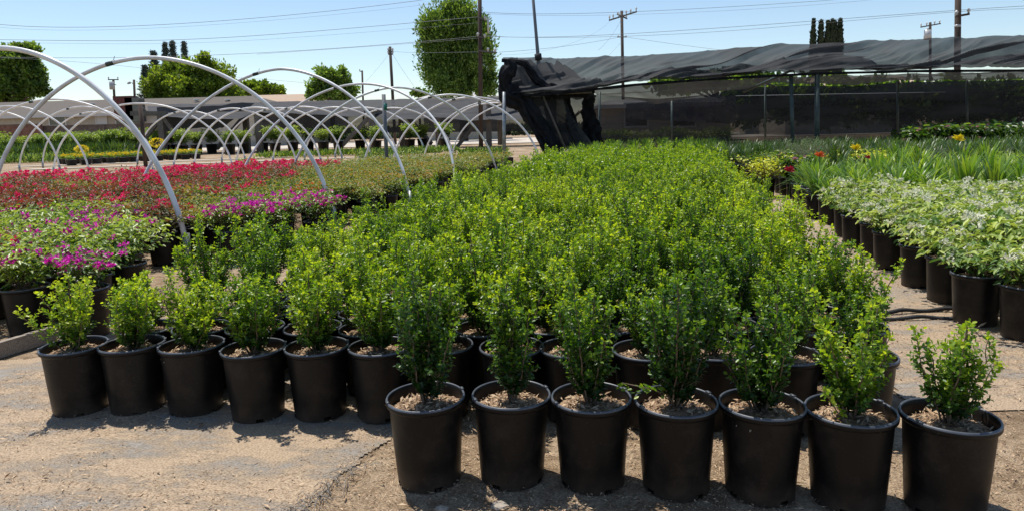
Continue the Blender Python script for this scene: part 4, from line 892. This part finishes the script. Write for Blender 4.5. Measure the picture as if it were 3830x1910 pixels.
for a, b in [((404, 300, 48), (345, 372, 48)), ((404, 286, 48), (470, 375, 48)), ((617, 290, 52), (545, 375, 50)), ((934, 290, 46.5), (850, 378, 46.5)), ((1008, 275, 52), (1085, 362, 50)), ((1228, 275, 48), (1150, 370, 48))]: g = Geo(); bar(g, A(*a), A(*b), .25, .25); part('brace', g, M['postwood'], ls, smooth=False)
for a, b in [((330, 286, 48), (420, 286, 48)), ((920, 283, 47), (1015, 278, 52)), ((610, 287, 52), (700, 284, 50)), ((1225, 268, 47), (1330, 262, 48))]: g = Geo(); bar(g, A(*a), A(*b), .3, .3); part('beam', g, M['postwood'], ls, smooth=False)
# dark stake with green tape among the hoops
g = Geo(); a = A(965, 238, 19); tube(g, [(a[0], 19, 0), (a[0], 19, a[2])], .055, 8); so_ = empty('dark_stake', (0, 0, 0), 'dark upright stake with green tape standing among the hoops', 'stake'); part('stake', g, M['wire'], so_)
g = Geo(); p = A(969, 270, 18.92); tube(g, [p + [0, 0, -.08], p + [.01, 0, .1]], .05, 8); part('tape', g, M['greentape'], so_)
g = Geo(); a = A(352, 262, 30); tube(g, [(a[0], 30, 0), (a[0], 30, a[2])], .09, 8); so_ = empty('wooden_stake', (0, 0, 0), 'brown wooden stake with wire loops behind the second hoop', 'stake'); part('stake', g, M['pole'], so_)
g = Geo(); tube(g, [a + [-.25, 0, -.3], a + [0, 0, -.05], a + [.25, 0, -.3]], .02, 5); part('wire_loop', g, M['wire'], so_)

# big potted shrubs in front of the shelter
bigpot = Geo(); lathe(bigpot, [(.30, 0), (.36, .62), (.39, .63), (.39, .68), (.35, .68), (.34, .6), (.001, .62)], 24); BP = bigpot.mesh('pot', [M['pot']])
bm_ = []
for k in range(4):
    f, st, _ = bushy(700 + k, 1.15, .62, 900, .15, .55, z0=.6, nc=18, droop=.1, tb=.1); bm_.append((f.mesh('foliage', [M['boug']]), st.mesh('stems', [M['stem']])))
r = np.random.default_rng(55)
def bigshrub(px, D, lb, gp, fs=1.0):
    p = at(px, 340, D); o = empty('potted_shrub', (p.x, D, 0), lb, 'potted shrub', gp, r.random() * 6); link('pot', BP, o); a, b = bm_[r.integers(0, 4)]
    for nm_, me in (('foliage', a), ('stems', b)):
        c = link(nm_, me, o); c.scale = (fs,) * 3; c.location = (0, 0, .6 * (1 - fs))
for k, px in enumerate([455, 492, 530, 575, 610, 660, 690, 735, 775, 812, 850, 905, 945, 1030, 1062, 1118]):
    bigshrub(px, 45 + (k % 3) * 1.5, 'big black tub with a bushy green shrub in the row before the shelter', 'tub shrubs before the shelter', .8 + .25 * r.random())
for k in range(26):
    bigshrub(-20 + k * 18, 49 + (k % 2) * 2.5 + r.normal(0, .6), 'yellow green shrub in the dense row before the block wall', 'shrub row before the wall', .7 + .5 * r.random())
# low beds at the far left: countless tufts
def tufts(name, boxes, L, n, m, lb, h0=0.0, seed=1, W=.3, cat='ground cover'):
    rr = np.random.default_rng(seed); g = Geo()
    for (xa, ya, xb, yb, dep) in boxes:
        t = rr.random(n); v = rr.random(n) * dep; P = np.c_[xa + (xb - xa) * t, ya + (yb - ya) * t + v, h0 + rr.random(n) * L * .6]
        d = rdir(rr, n); d[:, 2] = np.abs(d[:, 2]) + .6; leaves(g, P, d, rdir(rr, n), L * (.5 + rr.random(n)), L * W, T_RH, 0, rr.random(n))
    return tag(part(name, g, M[m]), lb, cat, None, 'stuff')
tufts('low_plants', [(-34, 37.5, -20.5, 38.5, 6)], .32, 9000, 'jasmine', 'pale green low plants in trays at the far left', seed=2)
tufts('tall_grasses', [(-42, 45, -26, 45.5, 3)], .7, 7000, 'darkstrap', 'dark green grassy plants behind the low trays', seed=3, W=.12)
tufts('far_shrubs', [(-6, 84.5, 14, 84.5, 5), (-24, 84.5, -6, 84.5, 5)], 1.0, 5000, 'grey', 'low green rows beyond the concrete road', seed=5, W=.3, h0=.2)
tufts('low_plants', [(-6.6, 29.2, -3.2, 30.6, 1.6), (-1.9, 26.0, -.2, 27, 1.2)], .22, 1800, 'jasmine', 'low plants in trays before the road', seed=6, h0=.2)
tufts('low_plants', [(-13.5, 36, -3.0, 38, 1.6)], .25, 3000, 'boug', 'low leafy plants below the tub shrubs', seed=8, h0=.0)
# yellow marigold trays
f, st, fl = bushy(800, .28, .3, 240, .07, .5, z0=.22, flowers=16, fn=12, fl=.06, nc=12, droop=.1); yv = (f.mesh('foliage', [M['boug']]), fl.mesh('flowers', [M['yellow']]))
tr = Geo(); lathe(tr, [(.2, 0), (.25, .26), (.27, .27), (.24, .27), (.001, .24)], 14); TRM = tr.mesh('pot', [M['tray']])
for k in range(44):
    row = k % 4; t = (k // 4) / 10; px = 178 + t * 318 - row * 6 + r.normal(0, 3); D = 33.5 + t * 5 + row * .8
    p = at(px, 380, D); o = empty('yellow_flower_pot', (p.x, D, 0), 'small black pot of yellow flowers in the low row at the left', 'potted plant', 'yellow flower pots', r.random() * 6)
    link('pot', TRM, o); link('foliage', yv[0], o)
    if k % 5: link('flowers', yv[1], o)
def ylw(px, py, D, s, lb):
    p = A(px, py, D); o = empty('yellow_flowering_plant', (p[0], D, 0), lb, 'potted plant'); rr = np.random.default_rng(3)
    g = Geo(); lathe(g, [(.2, 0), (.25, max(.3, p[2] - .35)), (.001, max(.3, p[2] - .35))], 14); part('pot', g, M['tray'], o)
    g = Geo(); n = 160; q = rdir(rr, n) * s * [1, 1, .6]; leaves(g, q + [0, 0, p[2]], nrm(q), rdir(rr, n), .12, .09, T_RH, 0, rr.random(n)); part('flowers', g, M['yellow'], o)
ylw(395, 360, 40, .35, 'round yellow flowering plant in a dark pot between the hoops'); ylw(205, 376, 41, .3, 'yellow flowering plant standing above the low yellow row')
# shallow round dark tub with plants
p = A(628, 395, 19.5); o = empty('shallow_tub', (p[0], 19.5, 0), 'wide shallow dark tub with low green plants behind the crimson flowers', 'tub')
g = Geo(); lathe(g, [(.30, .1), (.38, .36), (.41, .37), (.41, .42), (.36, .42), (.35, .34), (.001, .34)], 28); part('tub', g, M['tray'], o)
f, _, _ = bushy(820, .3, .35, 260, .06, .5, z0=.36, nc=12); part('plants', f, M['boug'], o)
# black trays of small plants
for k, (px, D, w_) in enumerate([(985, 27, 2.6), (1225, 24.5, 1.7)]):
    p = A(px, 370, D); o = empty('plant_tray', (p[0], D, 0), ['long black tray of pale low plants left of the road gap', 'black tray of small plants near the shade house post'][k], 'tray')
    g = Geo(); box(g, (0, 0, .12), (w_, 1.0, .24), rz=.2); part('tray', g, M['tray'], o, smooth=False)
    rr = np.random.default_rng(k); n = 700; Pp = np.c_[rr.uniform(-w_ / 2, w_ / 2, n), rr.uniform(-.5, .5, n), .24 + rr.random(n) * .2]; Pp = np.c_[Pp[:, 0] * math.cos(.2) - Pp[:, 1] * math.sin(.2), Pp[:, 0] * math.sin(.2) + Pp[:, 1] * math.cos(.2), Pp[:, 2]]
    g = Geo(); d = rdir(rr, n); d[:, 2] = np.abs(d[:, 2]) + .3; leaves(g, Pp, d, rdir(rr, n), .1, .04, T_RH, 0, rr.random(n)); part('plants', g, M['jasmine'], o)

# walls
def wall(name, px0, px1, top, D0, D1, m, lb):
    a = A(px0, top[0], D0); b = A(px1, top[1], D1); h = (a[2] + b[2]) / 2; g = Geo(); bar(g, (a[0], D0, h / 2), (b[0], D1, h / 2), .25, h)
    o = empty(name, (0, 0, 0), lb, 'wall'); part('panel', g, M[m], o, smooth=False)
    g = Geo(); bar(g, (a[0], D0, h + .05), (b[0], D1, h + .05), .35, .1); part('coping', g, M['block'], o, smooth=False)
    n = max(2, int(abs(b[0] - a[0]) / 4)); 
    for k in range(n + 1):
        t = k / n; g = Geo(); box(g, (a[0] + (b[0] - a[0]) * t, D0 + (D1 - D0) * t - .12, h / 2), (.45, .3, h + .12)); part('pier', g, M[m], o, smooth=False)
wall('block_wall', -120, 100, (317, 318), 62, 62, 'brick', 'reddish brick garden wall at the far left')
wall('block_wall', 100, 420, (318, 314), 62.5, 62.5, 'block', 'brown block garden wall in front of the cream house')
# houses
def house(lb, px0, px1, eave_y, ridge_y, D, dep, m_roof, ridge_in=(60, 60), m_wall='stucco', windows=(), over=.6):
    o = empty('house', (0, 0, 0), lb, 'house'); a = A(px0, eave_y, D); b = A(px1, eave_y, D); z = (a[2] + b[2]) / 2
    g = Geo(); box(g, ((a[0] + b[0]) / 2, D + dep / 2, z / 2), (b[0] - a[0] - 2 * over, dep, z)); part('wall', g, M[m_wall], o, smooth=False)
    ra = A(px0 + ridge_in[0], ridge_y, D + dep / 2); rb = A(px1 - ridge_in[1], ridge_y, D + dep / 2); zr = (ra[2] + rb[2]) / 2
    y0, y1 = D - over, D + dep + over; x0, x1 = a[0], b[0]; ym = D + dep / 2
    g = Geo(); g.add([(x0, y0, z), (x1, y0, z), (x1, y1, z), (x0, y1, z), (ra[0], ym, zr), (rb[0], ym, zr), (x0, y0, z - .18), (x1, y0, z - .18), (x1, y1, z - .18), (x0, y1, z - .18)], [[0, 1, 5, 4], [2, 3, 4, 5], [6, 7, 1, 0], [7, 8, 2, 1], [8, 9, 3, 2], [9, 6, 0, 3], [6, 9, 8, 7]])
    g.add([(x1, y0, z), (x1, y1, z), (rb[0], ym, zr)], [[0, 1, 2]]); g.add([(x0, y1, z), (x0, y0, z), (ra[0], ym, zr)], [[0, 1, 2]])
    rf = part('roof', g, M[m_roof], o, smooth=False)
    g = Geo(); bar(g, (x0, y0 - .04, z - .1), (x1, y0 - .04, z - .1), .06, .26); part('fascia', g, M['trim'], o, smooth=False)
    for (wx, wy, ww, wh, mm) in windows:
        p = A(wx, wy, D - .05); g = Geo(); box(g, (p[0], D - .04, p[2]), (ww, .1, wh)); wn = part('window', g, M['window' if mm else 'trim'], o, smooth=False)
        g = Geo()
        for dx, dz, sx, sz in ((0, wh / 2 + .06, ww + .24, .12), (0, -wh / 2 - .06, ww + .24, .12), (-ww / 2 - .06, 0, .12, wh), (ww / 2 + .06, 0, .12, wh)): box(g, (p[0] + dx, D - .07, p[2] + dz), (sx, .12, sz))
        part('frame', g, M['trim'], wn, smooth=False)
    return o, rf
o, rf = house('long low cream house with brown shingle roof at the far left', -160, 700, 287, 250, 72, 16, 'roofbrown', (160, 60), windows=[(145, 304, 1.6, .9, 1), (255, 300, 1.0, 1.0, 0), (312, 300, 1.6, 1.3, 1), (350, 302, 1.2, 1.2, 1), (378, 300, 1.6, 1.5, 0), (430, 305, 2.5, 1.6, 1)])
for px, py in [(232, 263), (308, 263), (214, 270), (495, 253), (573, 253)]:
    p = A(px, py + 6, 77); g = Geo(); tube(g, [p + [0, 0, -.6], p + [0, 0, .25]], .12, 8); tube(g, [p + [0, 0, .25], p + [0, 0, .4]], .32, 8); part('roof_vent', g, M['trim'], rf)
for kx, (px, w_) in enumerate([(315, 1.9), (338, 1.4)]):
    p = A(px, 243 + 4 * kx, 70.5); g = Geo(); box(g, (p[0], 70.5, p[2] - 1.2), (w_, 1.2, 2.4)); tag(part('roof_unit', g, M['redcan' if kx == 0 else 'window'], smooth=False, loc=(0, 0, 0)), ['dark red box standing at the house eave', 'dark grey box beside the dark red one at the eave'][kx], 'metal box')
house('tan roofed house behind the shelter, right of the round trees', 628, 828, 262, 238, 84, 12, 'rooftan', (6, 8))
house('pale roofed house behind the far hoops, below the big oval tree', 1050, 1262, 246, 235, 78, 12, 'roofpale', (40, 40))
house('tan roofed house seen through a gap under the shade house roof', 1960, 2330, 222, 195, 60, 12, 'rooftan', (60, 60))
house('grey walled building seen dimly through the back net', 1500, 1860, 262, 248, 48, 8, 'roofpale', (30, 30), m_wall='stucco', windows=[(1600, 290, 1.5, 1.5, 1), (1720, 290, 1.5, 1.5, 1)])

# ------------------------------------------------------------------ TREES
def tree(name, lb, lumps, D, m, n, L, trunk=None, W=.6, up=.2, group=None, shell=.55, seed=1, trunk_r=.35, limbs=8, tb=0, cat='tree', squash=.75):
    """lumps: (px, py, rx px, rz px) crown masses in the photo at depth D"""
    rr = np.random.default_rng(seed); k_ = D / (FPX / 1.4868); o = empty(name, (0, 0, 0), lb, cat, group); g = Geo(); cs = []
    vol = np.array([a[2] * a[3] for a in lumps], float); vol /= vol.sum()
    for (px, py, rx, rz), vv in zip(lumps, vol):
        c = A(px, py, D + rr.normal(0, rx * k_ * .25)); rx_, rz_ = rx * k_, rz * k_; cs.append((c, rx_, rz_))
        # sub clumps on the shell of each lump
        nc = max(8, int(44 * (vv * len(lumps)) ** .5)); u = rdir(rr, nc); cc = c + u * [rx_, rx_ * squash, rz_] * (shell + (1.08 - shell) * rr.random(nc) + np.where(rr.random(nc) < .16, .22, 0))[:, None]
        cr = (.16 + .20 * rr.random(nc)) * min(rx_, rz_)
        nn = int(n * vv / nc)
        for q in range(nc):
            d = rdir(rr, nn); p = cc[q] + d * cr[q] * (.25 + 1.0 * rr.random(nn)[:, None] ** .8) * np.where(rr.random(nn) < .12, 1.5, 1)[:, None] * [1, 1, 1 + up]
            dd = d * .8 + rr.normal(0, .5, (nn, 3)) + [0, 0, up]; l_ = L * (.6 + .8 * rr.random(nn))
            leaves(g, p, dd, rdir(rr, nn) + d, l_, l_ * W, T_RH, 0, np.clip(.45 + .2 * rr.normal(0, 1, nn) + .18 * rr.normal() + tb, 0, 1))
    part('crown', g, M[m], o)
    bx = trunk if trunk is not None else lumps[0][0]; b = A(bx, 300, D); b[2] = 0; lo = min(c[2] - rz_ * .5 for c, _, rz_ in cs); hi = max(c[2] for c, _, _ in cs)
    g = Geo(); tube(g, [b, b + [.1, 0, lo * .6], [b[0], D, lo + (hi - lo) * .4], [b[0] + .2, D, lo + (hi - lo) * .8]], [trunk_r * 1.3, trunk_r, trunk_r * .6, trunk_r * .25], 9); part('trunk', g, M['bark'], o)
    g = Geo()
    for q in range(limbs):
        c, rx_, rz_ = cs[q % len(cs)]; s0 = np.array([b[0], D, max(1.0, lo * .7) + (hi - lo) * .3 * rr.random()]); e = c + rdir(rr, 1)[0] * [rx_, rx_ * .6, rz_] * .6
        mid = (s0 + e) / 2 + [0, 0, .4]; tube(g, [s0, mid, e], [trunk_r * .45, trunk_r * .28, trunk_r * .1], 6)
    part('limbs', g, M['bark'], o)
    return o
tree('broad_tree', 'dark green broad tree at the left edge of the photo', [(20, 170, 45, 45), (-30, 190, 50, 50), (60, 150, 34, 30), (80, 180, 30, 28), (40, 215, 45, 35), (95, 225, 22, 16), (-10, 235, 55, 28), (75, 125, 18, 12), (90, 200, 22, 22)], 92, 'tree', 34000, .42, trunk=45, seed=3, trunk_r=.5)
tree('oval_tree', 'tall dense oval tree with upswept foliage, standing alone in the middle of the sky', [(1108, 75, 42, 42), (1148, 55, 44, 46), (1188, 80, 36, 42), (1140, 24, 26, 18), (1095, 110, 38, 45), (1140, 110, 55, 50), (1195, 120, 42, 48), (1100, 160, 38, 42), (1150, 165, 55, 45), (1205, 165, 36, 40), (1125, 205, 45, 32), (1180, 205, 50, 32), (1232, 210, 20, 26), (1140, 226, 40, 18), (1195, 228, 40, 16), (1085, 80, 28, 35)], 72, 'tree', 52000, .33, trunk=1165, up=.8, seed=5, trunk_r=.4, shell=.7, W=.42, tb=.1)
tree('round_tree', 'yellow green spreading tree with the widest crown, left of the middle', [(420, 200, 40, 36), (455, 185, 42, 28), (500, 195, 45, 36), (545, 205, 40, 35), (400, 225, 35, 25), (470, 225, 60, 28), (540, 235, 45, 22), (515, 158, 20, 18), (580, 240, 30, 18)], 86, 'treeY', 34000, .38, trunk=480, seed=7, trunk_r=.45)
tree('round_tree', 'lower yellow green tree to the right of the spreading one', [(640, 225, 38, 16), (680, 230, 30, 15), (615, 238, 25, 14), (590, 250, 40, 14)], 100, 'treeY', 12000, .42, trunk=640, seed=8, trunk_r=.3)
tree('small_tree', 'small mid green tree left of the slim leaning pole', [(820, 205, 32, 26), (850, 200, 25, 22), (800, 225, 25, 20), (870, 230, 28, 18), (840, 235, 45, 18), (785, 235, 12, 10)], 80, 'tree', 16000, .34, trunk=835, seed=9, trunk_r=.25, tb=.15)
tree('distant_tree', 'tiny distant tree above the far end of the hoops', [(1050, 234, 14, 5), (1065, 237, 16, 5)], 105, 'tree', 900, .5, trunk=1055, seed=10, trunk_r=.15, limbs=3)
tree('distant_tree', 'dark trees showing in the gap below the shade house roof', [(1780, 205, 70, 14), (1880, 200, 60, 14), (1700, 215, 60, 14)], 70, 'tree', 5000, .6, trunk=1800, seed=12, trunk_r=.3)
tree('hedge', 'dark green hedge seen dimly behind the back net of the shade house', [(1880 + 62 * k, 262 - (k % 3) * 4, 46, 44) for k in range(13)], 38, 'tree', 26000, .3, trunk=2250, seed=15, trunk_r=.15, cat='hedge', tb=-.15, squash=.9)
def conifer(px, top, base, half, D, seed, lb):
    rr = np.random.default_rng(seed); o = empty('conifer', (0, 0, 0), lb, 'tree', 'grey green conifers'); a = A(px, top, D); b = A(px, base, D); k_ = D / (FPX / 1.4868); H = a[2] - b[2]; g = Geo(); lg = Geo()
    for q in range(38):
        t = q / 38; z = b[2] + H * t; rad = half * k_ * (1 - t) ** .9 * (.35 + .75 * (q % 3) / 2) + .12
        for j in range(9):
            an = rr.random() * 6.28; nn = 22; u = rr.random(nn); p = np.array([a[0], D, z]) + np.c_[np.cos(an) * rad * u, np.sin(an) * rad * u, u * rad * .18 - .1 * rr.random(nn)] + rr.normal(0, .10, (nn, 3)) * [1, 1, .6]
            leaves(g, p, rdir(rr, nn) * .6 + [math.cos(an) * .5, math.sin(an) * .5, .3], rdir(rr, nn), .26, .09, T_RH, 0, rr.random(nn)); tube(lg, [(a[0], D, z), (a[0] + math.cos(an) * rad, D + math.sin(an) * rad, z + rad * .18)], .04, 4, cap=False)
    part('crown', g, M['conifer'], o); part('limbs', lg, M['bark'], o); g = Geo(); tube(g, [(a[0], D, 0), (a[0], D, a[2])], [.3, .05], 7); part('trunk', g, M['bark'], o)
for px, top, half, lb in [(414, 106, 17, 'conifer with a broken second spire, left of the three'), (433, 103, 19, 'middle conifer rising behind the yellow green tree'), (462, 104, 15, 'slim right conifer behind the yellow green tree'), (385, 128, 24, 'lower broad conifer at the left of the clump'), (364, 165, 22, 'lowest conifer at the left end of the clump')]: conifer(px, top, 255, half, 98, px, lb)
def cypress(px, top, half, seed, lb):
    rr = np.random.default_rng(seed); D = 110; o = empty('cypress', (0, 0, 0), lb, 'tree', 'cypresses above the net roof'); a = A(px, top, D); k_ = D / (FPX / 1.4868); n = 3000; g = Geo(); z1 = a[2]
    t = rr.random(n); z = z1 * t; wd = half * k_ * np.clip((1 - t) * 5, 0, 1) ** .6 * (.75 + .35 * vn(z, z * 0, .7, seed)); an = rr.random(n) * 6.28; u = rr.random(n) ** .4
    leaves(g, np.c_[a[0] + np.cos(an) * wd * u, D + np.sin(an) * wd * u, z], np.c_[rr.normal(0, .3, (n, 2)), np.ones(n)], np.c_[np.cos(an), np.sin(an), np.zeros(n)], .7, .25, T_RH, 0, rr.random(n)); part('crown', g, M['cypress'], o)
    g = Geo(); tube(g, [(a[0], D, 0), (a[0], D, z1 * .9)], [.2, .04], 6); part('trunk', g, M['bark'], o)
for k, (px, top, hf) in enumerate([(2047, 55, 7), (2066, 58, 8), (2083, 60, 7), (2094, 56, 8), (2101, 60, 6), (2114, 55, 8)]): cypress(px, top, hf, k, ['leftmost', 'second', 'third', 'fourth', 'fifth', 'rightmost'][k] + ' of the six dark slender cypresses from the left')

# ------------------------------------------------------------------ UTILITY POLES AND WIRES
def upole(lb, px0, py0, px1, py1, D, rad, m='pole'):
    o = empty('utility_pole', (0, 0, 0), lb, 'utility pole'); a = A(px1, py1, D); b = A(px0, py0, D); t = b[2] / (a[2] - b[2]); b0 = b - (a - b) * t
    g = Geo(); tube(g, [b0, a], [rad * 1.15, rad], 10); part('pole', g, M[m], o); return o
def arm(o, p0, p1, D, w_=.12, ins=(.1, .5, .9), m='polegrey', h=.25):
    a = A(*p0, D); b = A(*p1, D); g = Geo(); bar(g, a, b, w_, w_); x = part('crossarm', g, M[m], o, smooth=False)
    for t in ins:
        c = a + (b - a) * t; g = Geo(); tube(g, [c, c + [0, 0, h]], .06, 7); tube(g, [c + [0, 0, h * .5], c + [0, 0, h * .8]], .10, 7); part('insulator', g, M['ceramic'], x)
o = upole('tall dark utility pole cut by the frame top in front of the oval tree', 1209, 240, 1206, -90, 46, .135)
arm(o, (1204, 44), (1222, 52), 45.7, .08, (.9,)); arm(o, (1200, 92), (1222, 96), 45.7, .08, (.1, .9)); arm(o, (1205, 128), (1250, 133), 45.7, .1, (.5, .9))
g = Geo(); c = A(1228, 65, 45.6); tube(g, [c + [0, 0, -.5], c + [0, 0, .5]], .06, 7); part('insulator', g, M['ceramic'], o)
o = upole('thick brown utility pole at the right, cut by the top of the frame', 2409, 102, 2411, -80, 42, .17)
arm(o, (2404, 42), (2438, 36), 41.7, .12, (.05, .95), 'pole', .35)
g = Geo(); c = A(2409, 66, 42); tube(g, [c + [0, 0, -.07], c + [0, 0, .07]], .185, 10); part('band', g, M['ceramic'], o)
o = upole('slim utility pole with a bracketed top between the small tree and the oval tree', 988, 245, 981, 118, 62, .125)
arm(o, (977, 130), (988, 130), 61.7, .12, (.0, 1.), 'polegrey', .3); arm(o, (977, 137), (988, 137), 61.7, .12, (.0, 1.), 'polegrey', .3)
o = upole('thin distant pole left of the slim bracketed one', 913, 243, 911, 178, 100, .13); arm(o, (905, 180), (912, 180), 100, .12, (0,), h=.3)
o = upole('utility pole with a tilted crossarm standing above the black net roof', 1566, 150, 1564, 28, 82, .17)
arm(o, (1532, 52), (1602, 30), 81.7, .16, (.02, .15, .35, .62, .78, .98), 'polegrey', .55); arm(o, (1552, 36), (1578, 48), 82.3, .14, (.1, .9), 'polegrey', .3); arm(o, (1553, 94), (1577, 94), 82, .08, (.1, .9), h=.2)
o = upole('utility pole carrying a grey transformer at the right above the net roof', 2340, 120, 2340, 57, 92, .16)
arm(o, (2316, 69), (2366, 60), 91.7, .15, (.02, .3, .7, .95), 'polegrey', .5)
g = Geo(); c = A(2333, 86, 91.5); tube(g, [c + [0, 0, -.75], c + [0, 0, .5]], .42, 12); tube(g, [c + [0, 0, .5], c + [0, 0, .75]], .12, 8); part('transformer', g, M['ceramic'], o)
o = upole('distant pole with transformer and crossarm, left of the conifers', 288, 252, 285, 200, 100, .16)
arm(o, (272, 201), (298, 201), 99.7, .14, (.05, .95), h=.4); arm(o, (276, 212), (292, 214), 99.7, .1, (), h=.3)
g = Geo(); c = A(281, 215, 99.5); tube(g, [c + [0, 0, -.6], c + [0, 0, .5]], .33, 10); part('transformer', g, M['ceramic'], o)
o = upole('distant pole with a small street lamp arm, between the transformer pole and the conifers', 339, 250, 337, 201, 96, .15)
g = Geo(); tube(g, [A(337, 214, 96), A(330, 207, 96), A(324, 209, 96)], .05, 6); part('lamp_arm', g, M['steel'], o)
g = Geo(); tube(g, [A(327, 208, 96), A(321, 211, 96)], [.2, .12], 8); part('lamp_head', g, M['ceramic'], o)
def wire(lb, pts, rad, D=None, sag=True):
    P = np.array([A(x, y, d) for x, y, d in pts]); n = 40; u = np.linspace(0, len(P) - 1, n); Q = np.stack([np.interp(u, range(len(P)), P[:, k]) for k in range(3)], 1)
    # smooth through the measured points
    t = np.arange(len(P)); deg = min(3, len(P) - 1); Q = np.stack([np.polyval(np.polyfit(t, P[:, k], deg), u) for k in range(3)], 1)
    g = Geo(); tube(g, Q, rad * .85, 4, cap=False); tag(part('power_line', g, M['wire']), lb, 'wire', 'overhead wires')
wire('top overhead wire crossing the left sky', [(-60, 57, 46), (320, 63, 46), (646, 48, 46), (1090, -3, 46), (1206, -25, 46)], .016)
wire('faint twin of the top overhead wire, just below it', [(-60, 64, 50), (320, 70, 50), (646, 58, 50), (1100, 8, 50), (1206, -8, 50)], .008)
wire('second overhead wire crossing the left sky to the tall dark pole', [(-60, 100, 46), (320, 103, 46), (646, 90, 46), (1206, 43, 46)], .016)
wire('faint twin below the second overhead wire', [(-60, 107, 50), (320, 111, 50), (646, 101, 50), (1206, 58, 50)], .008)
wire('third overhead wire crossing the left sky to the tall dark pole', [(-60, 143, 46), (240, 146, 46), (646, 134, 46), (1206, 92, 46)], .014)
wire('double of the third wire, ending at the same pole', [(646, 137, 48), (1060, 108, 47), (1206, 96, 46)], .010)
wire('short service wire falling from the far left towards the conifers', [(-40, 145, 70), (160, 154, 75), (360, 172, 80)], .016)
wire('low service wire between the round trees and the small tree', [(560, 192, 80), (700, 203, 80), (850, 217, 80)], .014)
wire('top overhead wire from the tall dark pole over the net roof', [(1206, 31, 46), (1400, 34, 48), (1561, 32, 50), (1950, 11, 52), (2300, -15, 54)], .014)
wire('thin twin under the top wire over the net roof', [(1206, 34, 47), (1561, 38, 50), (1950, 20, 52), (2250, -6, 54)], .008)
wire('lower overhead wire running right to the thick brown pole', [(1206, 90, 46), (1400, 90, 46), (1682, 81, 45), (1950, 63, 44), (2410, 23, 42), (2640, 14, 41)], .014)
wire('thin twin beneath the lower right hand wire', [(1206, 93, 46), (1682, 86, 45), (1950, 69, 44), (2410, 30, 42), (2640, 24, 41)], .011)
wire('service wire from the crossarm pole down to the left', [(1554, 95, 82), (1420, 117, 76), (1255, 132, 60)], .018)
wire('service wire from the crossarm pole down to the right', [(1576, 94, 82), (1700, 112, 80), (1820, 127, 76)], .018)
wire('thin wire sagging left from the tilted crossarm', [(1534, 54, 82), (1450, 105, 80), (1340, 133, 78), (1250, 138, 76)], .010)
wire('guy wire left of the crossarm pole', [(1562, 52, 82), (1535, 95, 80), (1505, 127, 78)], .016)
wire('second guy wire left of the crossarm pole', [(1565, 105, 82), (1530, 142, 80)], .014)
wire('left guy wire of the slim bracketed pole', [(980, 135, 62), (935, 190, 64), (890, 238, 66)], .010)
wire('right guy wire of the slim bracketed pole', [(988, 137, 62), (1015, 180, 62), (1045, 222, 62)], .010)
wire('service wire from the slim bracketed pole towards the oval tree', [(988, 130, 62), (1060, 133, 60), (1206, 131, 46)], .012)
